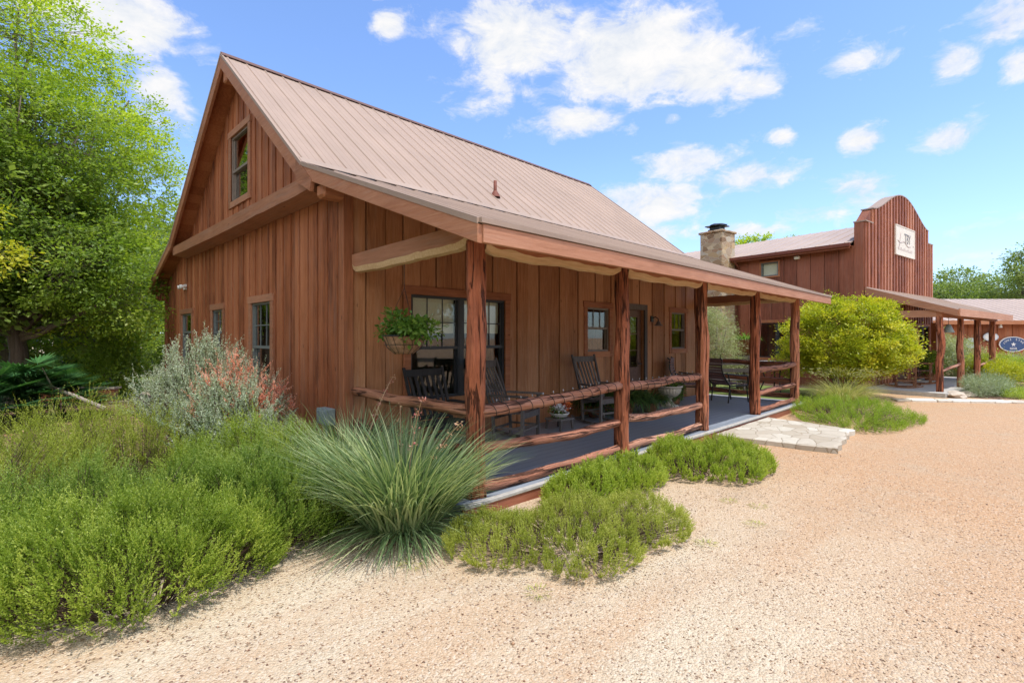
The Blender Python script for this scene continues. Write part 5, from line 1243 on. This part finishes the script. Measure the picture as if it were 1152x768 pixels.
for sx in (-1, 1):
    for yy, hh in ((-.26, .98), (.2, .62)):
        b = MB(); b.bar((sx * .66, yy, 0), (sx * .66, yy, hh), .05, .05); b.build('leg', M['greywood'], bn)
    b = MB(); b.box(sx * .66 - .03, sx * .66 + .03, -.26, .25, .62, .645); b.build('arm', M['greywood'], bn)

# in front of and beyond the store porch
def mound(name, x, y, lobes, mat, n, per, leaf, seed, label, cat='shrub', group=None, spread=.06, tr=True, shell=.6, up=.3):
    e = empty(name, (x, y, 0)); tag(e, label, cat, group)
    leafy('crown', M[mat], lobes, n, per, leaf[0], leaf[1], spread, seed, e, shell=shell, up=up, droop=0)
    if tr:
        for k in range(5):
            a = k * 1.26; b = MB(); b.tube([(.03 * math.cos(a), .03 * math.sin(a), 0), (lobes[0][3] * .5 * math.cos(a), lobes[0][4] * .5 * math.sin(a), lobes[0][2])], [.02, .01], 6); b.build('stem', M['bark'], e)
    return e
mound('lavender_mound', 19.25, .62, [(0, 0, .25, .9, .5, .26), (-.6, .1, .2, .5, .4, .22), (.7, -.1, .22, .6, .45, .24)], 'lavender', 420, 40, (.06, .010), 101, 'silvery low mound at the foot of the second store post', spread=.07)
mound('carpet_plant', 18.95, .05, [(0, 0, .08, .6, .3, .1), (.6, -.15, .08, .5, .3, .1)], 'cover', 220, 40, (.03, .014), 102, 'bright green carpet of leaves at the edge of the drive below the silvery mound', 'ground cover', spread=.05, tr=False)
GB = 'shrubs beyond the store porch'
for k, (dx, sx, r_, h_, mt, lab) in enumerate((
        (17.2, 16.2, .7, .72, 'yellowleaf', 'small yellow-green shrub under the blue oval sign'),
        (20.5, 20.2, 1.0, .8, 'wall_olive', 'grey-green shrub beside the blue oval sign at the border of the photo'),
        (21.2, 18.3, .9, 1.5, 'wall_olive', 'pale shrub between the third and fourth store posts'),
        (20.6, 16.6, .9, 1.9, 'wall_olive', 'tall pale shrub between the second and third store posts'),
        (20.8, 17.4, .8, 1.2, 'lavender', 'silvery shrub behind the middle store posts'),
        (19.8, 18.3, .9, .9, 'cover_dull', 'green shrub below the small pale oval sign'),
        (18.6, 18.4, .8, .72, 'cover', 'bright green shrub at the border of the photo, below the signs'))):
    p = Vector((math.cos(CAM_A), math.sin(CAM_A))) * dx + Vector((math.sin(CAM_A), -math.cos(CAM_A))) * sx
    mound('border_shrub', p.x, p.y, [(0, 0, h_ * .5, r_, r_, h_ * .5), (.3, -.2, h_ * .7, r_ * .6, r_ * .6, h_ * .32), (-.4, .2, h_ * .62, r_ * .55, r_ * .5, h_ * .36)], mt, 300, 42, (.07, .022), 110 + k, lab, group=GB, spread=.1)
GU = 'dark undergrowth by the lawn'
mound('understory_shrub', 2.0, 17.0, [(0, 0, .7, .6, .6, .7), (.1, -.2, 1.3, .5, .5, .5)], 'tree_dark', 200, 50, (.08, .04), 131, 'dark leafy shrub at the rear corner of the cabin under the big tree', group=GU, spread=.12)
mound('understory_shrub', .9, 22.3, [(0, 0, .9, 1.2, .9, .9), (.9, .3, .7, .8, .7, .7)], 'tree_dark', 320, 50, (.1, .05), 132, 'broad dark shrub at the back of the lawn behind the palmettos', group=GU, spread=.16)
mound('understory_shrub', 5.6, 25.5, [(0, 0, .9, 1.3, 1, .9), (-1.2, .3, .8, .9, .8, .8)], 'tree_far', 320, 50, (.11, .055), 133, 'green shrub across the lawn, behind the rear corner of the cabin', group=GU, spread=.18)
wp = empty('window_plant', (0, 0, 0)); place2(wp, 4.6, -.5, 0, .1); tag(wp, 'dark green potted plants on the store porch below the window', 'potted plant')
b = MB(); b.lathe([(0, 0), (.16, 0), (.22, .3), (.2, .3), (0, .28)], n=18); b.build('pot', M['terracotta'], wp); leafy('foliage', M['tree_dark'], [(0, 0, .6, .5, .35, .35)], 120, 34, .07, .03, .07, 121, wp)
def rockmesh(name, loc, s, seed, label, group=None):
    me = bpy.data.meshes.new(name); import bmesh; bm = bmesh.new(); bmesh.ops.create_icosphere(bm, subdivisions=3, radius=1)
    for v in bm.verts:
        n = noise.noise(v.co * 1.3 + Vector((seed, 0, 0))) * .3 + noise.noise(v.co * 3.2 + Vector((seed, 5, 0))) * .12; v.co *= 1 + n; v.co = Vector((v.co.x * s[0], v.co.y * s[1], max(-.3, v.co.z) * s[2]))
    bm.to_mesh(me); bm.free(); me.materials.append(M['rock']); o = link(name, me, None, (*loc, s[2] * .25)); tag(o, label, 'rock', group); o.rotation_euler = (0, 0, BR + .3); return o
rockmesh('edging_rock', (18.0, 1.18), (.42, .22, .12), 3, 'long flat limestone rock at the foot of the first store post', 'limestone rocks edging the beds')
rockmesh('edging_rock', (18.5, .95), (.3, .18, .09), 8, 'smaller flat limestone rock below the silvery mound', 'limestone rocks edging the beds')
rockmesh('edging_rock', (20.6, -.55), (.4, .25, .16), 12, 'pale rock behind the bright green carpet plant at the border of the photo', 'limestone rocks edging the beds')
rockmesh('edging_rock', (-.9, 8.1), (.5, .2, .08), 15, 'pale flat stone in the mulch behind the left-hand shrubs', 'limestone rocks edging the beds')

# ------------------------------------------------------------------ trees
def at(dp, sd): return (math.cos(CAM_A) * dp + math.sin(CAM_A) * sd, math.sin(CAM_A) * dp - math.cos(CAM_A) * sd)
def tree(name, loc, label, lobes, trunk_h, trunk_r, mat, nclump, per, leaf, spread, seed, bark='bark', group=None, shell=.45, limbs=2, cat='tree', lean=(0, 0), droop=.25, bare=0):
    e = empty(name, (*loc, 0)); tag(e, label, cat, group); g = random.Random(seed)
    crown, C = leafy('crown', M[mat], lobes, nclump, per, leaf[0], leaf[1], spread, seed, e, shell=shell, droop=droop, up=.1, layer=.5)
    b = MB(); top = Vector((lean[0], lean[1], trunk_h)); log_tube(b, (0, 0, -.1), top, trunk_r * 1.15, trunk_r * .8, seed, n=14, K=14, gnarl=.18, bend=.12)
    for li, l in enumerate(lobes):
        c = Vector(l[:3]); 
        for s in range(limbs):
            tgt = c + Vector((g.uniform(-.6, .6) * l[3], g.uniform(-.6, .6) * l[4], g.uniform(-.3, .6) * l[5])); st_ = top * g.uniform(.7, 1.0); mid = st_.lerp(tgt, .5) + Vector((0, 0, -.08 * (tgt - st_).length)); pts = []
            for k in range(9):
                t = k / 8; pts.append(st_.lerp(mid, t).lerp(mid.lerp(tgt, t), t) + Vector((g.uniform(-1, 1), g.uniform(-1, 1), g.uniform(-1, 1))) * .02 * (tgt - st_).length * (0 < k < 8))
            r0 = trunk_r * .42; b.tube(pts, [r0 * (1 - .82 * k / 8) for k in range(9)], 7)
    b.build('trunk', M[bark], e, smooth=True)
    # twigs reaching the leaf clumps
    gg = np.random.default_rng(seed + 1); lobc = np.array([l[:3] for l in lobes]); dd = np.linalg.norm(C[:, None] - lobc[None], axis=2); near = lobc[dd.argmin(1)]
    A = C + (near - C) * .75 + gg.normal(size=C.shape) * .1; S = unit(np.cross(C - A, rdir(len(C), gg))) * (.008 if trunk_r > .12 else .005)
    add_leafobj('twigs', np.stack([A - S, A + S, C + S * .3, C - S * .3], 1).reshape(-1, 3), gg.random(len(C)), M[bark], e)
    return e
tree('elm_tree', (.1, 20.2), 'big bright green tree left of the cabin, overtopping its roof', [
    (0, 0, 8.2, 3.4, 3.4, 3.2), (.6, -1.9, 6.2, 2.6, 2.2, 2.2), (2.0, -.4, 6.4, 2.3, 2.2, 2.4), (-2.4, -.8, 6.8, 2.6, 2.6, 2.8), (-1.2, -2.0, 4.3, 2.6, 2.0, 1.8),
    (1.5, -2.2, 3.9, 1.9, 1.7, 1.5), (-3.2, -1.6, 3.8, 2.2, 2.0, 1.8), (2.4, .9, 8.4, 1.7, 1.7, 1.8), (-.8, -1.4, 9.4, 2.4, 2.3, 2.2), (1.3, -3.2, 2.6, 1.3, 1.2, .9), (.2, .5, 10.6, 2.2, 2.2, 1.5), (-3.2, .5, 9.2, 2.2, 2.2, 2.2), (1.6, -3.3, 1.9, 1.1, 1.0, .8), (.2, -3.0, 2.7, 1.6, 1.3, 1.1), (2.1, .2, 2.8, 1.6, 1.6, 1.6), (2.4, -1.7, 2.3, .9, 1.0, 1.0), (1.5, -2.3, 1.5, .9, .9, .7), (2.3, -.6, 1.5, 1, 1, .8), (.5, 1.5, 3.2, 2, 2, 1.5)],
    3.0, .3, 'tree', 1750, 84, (.088, .05), .2, 201, limbs=3, shell=.55)
tree('shade_tree', (.15, 17.1), 'darker broad tree with low limbs at the left border of the photo', [
    (0, 0, 4.6, 2.4, 2.2, 1.9), (.9, -1.2, 3.2, 1.6, 1.5, 1.1), (-1.3, -.4, 3.6, 1.9, 1.8, 1.4), (1.6, .6, 3.9, 1.5, 1.5, 1.3), (.2, .2, 6.4, 2.2, 2.2, 1.7), (1.9, -1.5, 2.4, 1.2, 1.2, .7)],
    2.1, .17, 'tree_dark', 1300, 74, (.085, .045), .2, 202, limbs=3)
tree('young_tree', (-.42, 9.9), 'young yellow-green tree reaching in at the left border in front of the big tree', [(0, 0, 3.1, .5, .5, .45), (.15, .1, 2.7, .5, .5, .3)], 2.6, .035, 'yellowleaf', 46, 26, (.07, .035), .1, 203, limbs=2)
GT = 'trees along the back of the lawn'
spots = [(*at(a, b_), c) for a, b_, c in ((22, -22.5, .9), (25, -21.5, .9), (27, -24.5, 1.0), (24, -17.6, .9), (34, -20, 1.1), (24, -27, 1.1), (33, -29, 1.25), (36, -25, 1.3), (30, -33, 1.2), (31, -27, 1.1))]
labs = ['shady tree at the back of the lawn, behind the palmetto', 'tree behind the pale trunk at the far side of the lawn', 'tree at the far side of the lawn, just right of the pale trunk', 'tree directly behind the left corner of the cabin', 'tree far behind the cabin', 'tree beyond the left border of the lawn', 'taller tree in the row behind the lawn', 'tallest tree behind the cabin corner', 'tree in the second row beyond the palmetto', 'tree filling the gap between the rows behind the lawn']
proto = tree('woodland_tree', (spots[0][0], spots[0][1]), labs[0], [(0, 0, 4.2, 2.6, 2.6, 2.2), (1.6, -.6, 3.2, 1.8, 1.8, 1.5), (-1.7, .3, 3.4, 1.9, 1.8, 1.6), (.1, .1, 6.0, 1.9, 1.9, 1.6), (-.4, -1.6, 2.2, 1.6, 1.4, 1.0), (1.9, .6, 1.7, 1.3, 1.3, .9)], 2.3, .2, 'tree_far', 650, 42, (.16, .085), .24, 204, 'palebark', GT, limbs=2)
for k, (x, y, s) in enumerate(spots[1:]):
    c = copy_tree(proto); c.location = (x, y, 0); c.rotation_euler = (0, 0, k * 1.7 + .6); c.scale = (s, s, s * (1 + .1 * (k % 3))); c['label'] = labs[k + 1]
# trees beyond the low building and the store
GQ = 'trees behind the low brown building'
rt = [(36, 30.5, 1.0, .6, 'mid green tree directly right of the false front'), (38, 36.5, 1.0, 1.9, 'tall open tree at the border of the photo, sky showing through it'), (44, 33, 1.0, 3.2, 'lower tree between the store and the tall open tree'), (40, 42.5, 1.15, 4.4, 'tree beyond the border of the photo behind the signs'), (46, 40, 1.25, 5.1, 'far tree behind the tall open tree')]
pr2 = tree('oak_tree', at(rt[0][0], rt[0][1]), rt[0][4], [(0, 0, 3.6, 2.7, 2.7, 1.7), (1.8, .3, 3.0, 2.0, 2.0, 1.5), (-1.9, .2, 3.0, 2.1, 2.0, 1.5), (.2, .1, 5.1, 2.0, 2.0, 1.2)], 2.0, .22, 'tree_far', 620, 42, (.17, .09), .25, 205, 'bark', GQ)
for (dp, sd, s, rz, lab) in rt[1:]:
    c = copy_tree(pr2); c.location = (*at(dp, sd), 0); c.rotation_euler = (0, 0, rz); c.scale = (s, s, s * 1.0); c['label'] = lab
pr2.scale = (.9, .9, .88)
tree('open_oak_tree', at(33, 33.6), 'airy oak with gaps in its crown above the low building roof', [(0, 0, 6.3, 1.6, 1.6, 1.0), (1.6, .4, 6.0, 1.3, 1.3, .9), (-1.4, -.2, 5.6, 1.4, 1.3, .8), (.4, .2, 7.2, 1.2, 1.2, .6), (-.5, .1, 4.6, 1.8, 1.8, .9)], 3.2, .2, 'tree_far', 330, 34, (.15, .08), .24, 206, 'bark', cat='tree', group=None)
tree('treetop_oak', at(38, 17.7), 'dense rounded treetop showing over the store roof beside the chimney', [(0, 0, 7.2, 1.9, 1.9, 2.2), (1.2, -.6, 6.9, 1.4, 1.4, 1.6)], 5, .25, 'tree', 420, 48, (.16, .085), .22, 207)
tree('treetop_oak', at(40, 21.6), 'small second treetop on the store roof line, right of the dense one', [(0, 0, 7.4, 1.2, 1.2, 2.1)], 5, .2, 'tree', 200, 44, (.16, .085), .2, 208)
# trees across the lot, seen in the window glass
GM = 'trees across the lot, mirrored in the windows'
for k in range(15):
    a = R(100 + 14.5 * k); r_ = 19 + 5 * ((k * 7) % 3) / 2; s = 1.1 + .12 * (k % 4)
    c = copy_tree(proto); c.location = (r_ * math.cos(a) + 2, r_ * math.sin(a) - 1, 0) if k < 9 else (r_ * math.cos(a) + 8, r_ * math.sin(a) - 1, 0); c.scale = (s, s, s); c.rotation_euler = (0, 0, k * 2.1); c['group'] = GM
    c['label'] = 'tree across the lot, showing only as a reflection in the window glass'
# ------------------------------------------------------------------ left-hand background
pm = empty('palmetto', (.26, 13.28, 0)); tag(pm, 'dark palmetto with fan leaves in the shade at the left border', 'palmetto')
def fans(parent, n, seed, h, spread, size, mat):
    g = np.random.default_rng(seed); VV = []; var = []
    for k in range(n):
        a = g.random() * 6.28; e0 = R(g.uniform(25, 80)); L0 = h * g.uniform(.5, 1); tip = Vector((math.cos(e0) * math.cos(a), math.cos(e0) * math.sin(a), math.sin(e0))) * L0
        d = Vector((math.cos(a) * math.cos(e0 * .5), math.sin(a) * math.cos(e0 * .5), math.sin(e0 * .5) * .6)).normalized(); s = d.cross(Vector((0, 0, 1))).normalized()
        for j in range(22):
            t = R(-95 + 190 * j / 21); dd = (d * math.cos(t) + s * math.sin(t) + Vector((0, 0, -.12 * abs(t)))).normalized(); w = (dd.cross(Vector((0, 0, 1))).normalized()) * size * .05; m = tip + dd * size * .5
            VV += [tip, m + w, tip + dd * size * g.uniform(.85, 1), m - w]; var.append(g.random())
        S = Vector((-math.sin(a), math.cos(a), 0)) * .012; VV += [Vector((0, 0, 0)) - S, S, tip + S * .5, tip - S * .5]; var.append(.2)
    add_leafobj('fronds', np.array([tuple(v) for v in VV]), np.array(var), M[mat], parent)
fans(pm, 46, 5, 1.15, 1, .52, 'palmetto')
c = copy_tree(pm); c.location = (-.15, 12.8, 0); c.rotation_euler = (0, 0, 2); c['label'] = 'second dark palmetto nearest the border of the photo'; pm['group'] = c['group'] = 'palmettos in the shade of the trees'
c = copy_tree(pm); c.location = (.75, 13.5, 0); c.rotation_euler = (0, 0, 4); c.scale = (.8, .8, .8); c['label'] = 'third palmetto, right of the others beside the fallen branch'
yt = empty('trunked_yucca', (1.94, 18.0, 0)); tag(yt, 'small yucca on a dark trunk standing by the lawn left of the cabin', 'yucca')
b = MB(); log_tube(b, (0, 0, 0), (.03, 0, .75), .13, .11, 7, n=12, K=10, gnarl=.3); b.build('trunk', M['bark'], yt, smooth=True)
tuft('leaves', M['feather'], 130, .08, .5, -20, 85, 40, .03, K=4, seed=9, parent=yt, z=.75)
b = MB(); pts = [(.3, 13.1, .80), (.6, 12.85, .66), (.9, 12.6, .5), (1.3, 12.2, .26)]; b.tube(pts, [.02, .03, .035, .04], 8); b.tube([pts[1], (.45, 12.6, 1.05)], [.02, .008], 6)
tag(b.build('fallen_branch', M['palebark'], None), 'pale fallen branch leaning across the bed behind the shrubs', 'branch')
b = MB(); log_tube(b, (1.6, 24.0, 0), (1.65, 24.0, 3.4), .24, .18, 77, n=12, K=10); 
tk = empty('lawn_oak', (0, 0, 0)); tag(tk, 'pale straight tree trunk standing at the near side of the lawn', 'tree')
b.build('trunk', M['palebark'], tk, smooth=True); leafy('crown', M['tree_far'], [(1.6, 24, 4.6, 1.5, 1.5, 1.3)], 160, 40, .13, .07, .2, 301, tk)
tk.location = (0, 0, 0)
rb = empty('stone_edging', (*at(12.7, -10.6), 0), R(-35)); tag(rb, 'low brown timber edging with a pale capping beside the lawn', 'garden edging')
b = MB(); b.box(-1.2, .4, -.08, .08, 0, .3); b.build('timber', M['trimx'], rb); b = MB(); b.box(-1.25, .45, -.14, .14, .3, .35); b.build('capping', M['rock'], rb, bevel=.01)
# dead leaves blown along the edge of the beds
g_ = np.random.default_rng(410); n_ = 1500; u_ = g_.random(n_); ed = np.array([(-.6, 3.5), (.9, 3.2), (1.9, 3.6), (2.4, 2.1), (3.4, 1.8), (4.3, 2.5), (5.6, 1.9), (6.8, 2.4), (7.6, 3.1)]); k_ = u_ * (len(ed) - 1); i_ = np.minimum(k_.astype(int), len(ed) - 2)
P_ = ed[i_] + (ed[i_ + 1] - ed[i_]) * (k_ - i_)[:, None] + g_.normal(size=(n_, 2)) * .22; P_ = np.concatenate([P_, np.full((n_, 1), .006)], 1)
o = link('dead_leaves', np_mesh('dead_leaves', leaf_quads(P_, rdir(n_, g_) * np.array([1, 1, .3]), .022, .009, g_, flat=np.array([0, 0, 1.0])), 4, M['deadleaf'], g_.random(n_))); tag(o, kind='stuff')
# leaf litter on the mulch
g_ = np.random.default_rng(400); n_ = 5200; P_ = np.stack([g_.uniform(-4, 2.8, n_), g_.uniform(5.2, 15, n_), np.full(n_, .02)], 1); D_ = rdir(n_, g_) * np.array([1, 1, .25])
o = link('leaf_litter', np_mesh('leaf_litter', leaf_quads(P_, D_, .055, .03, g_, flat=np.array([0, 0, 1.0])), 4, M['straw'], g_.random(n_))); tag(o, kind='stuff')
# dark open shed side behind the cabin corner keeps to the cabin: nothing more to build there
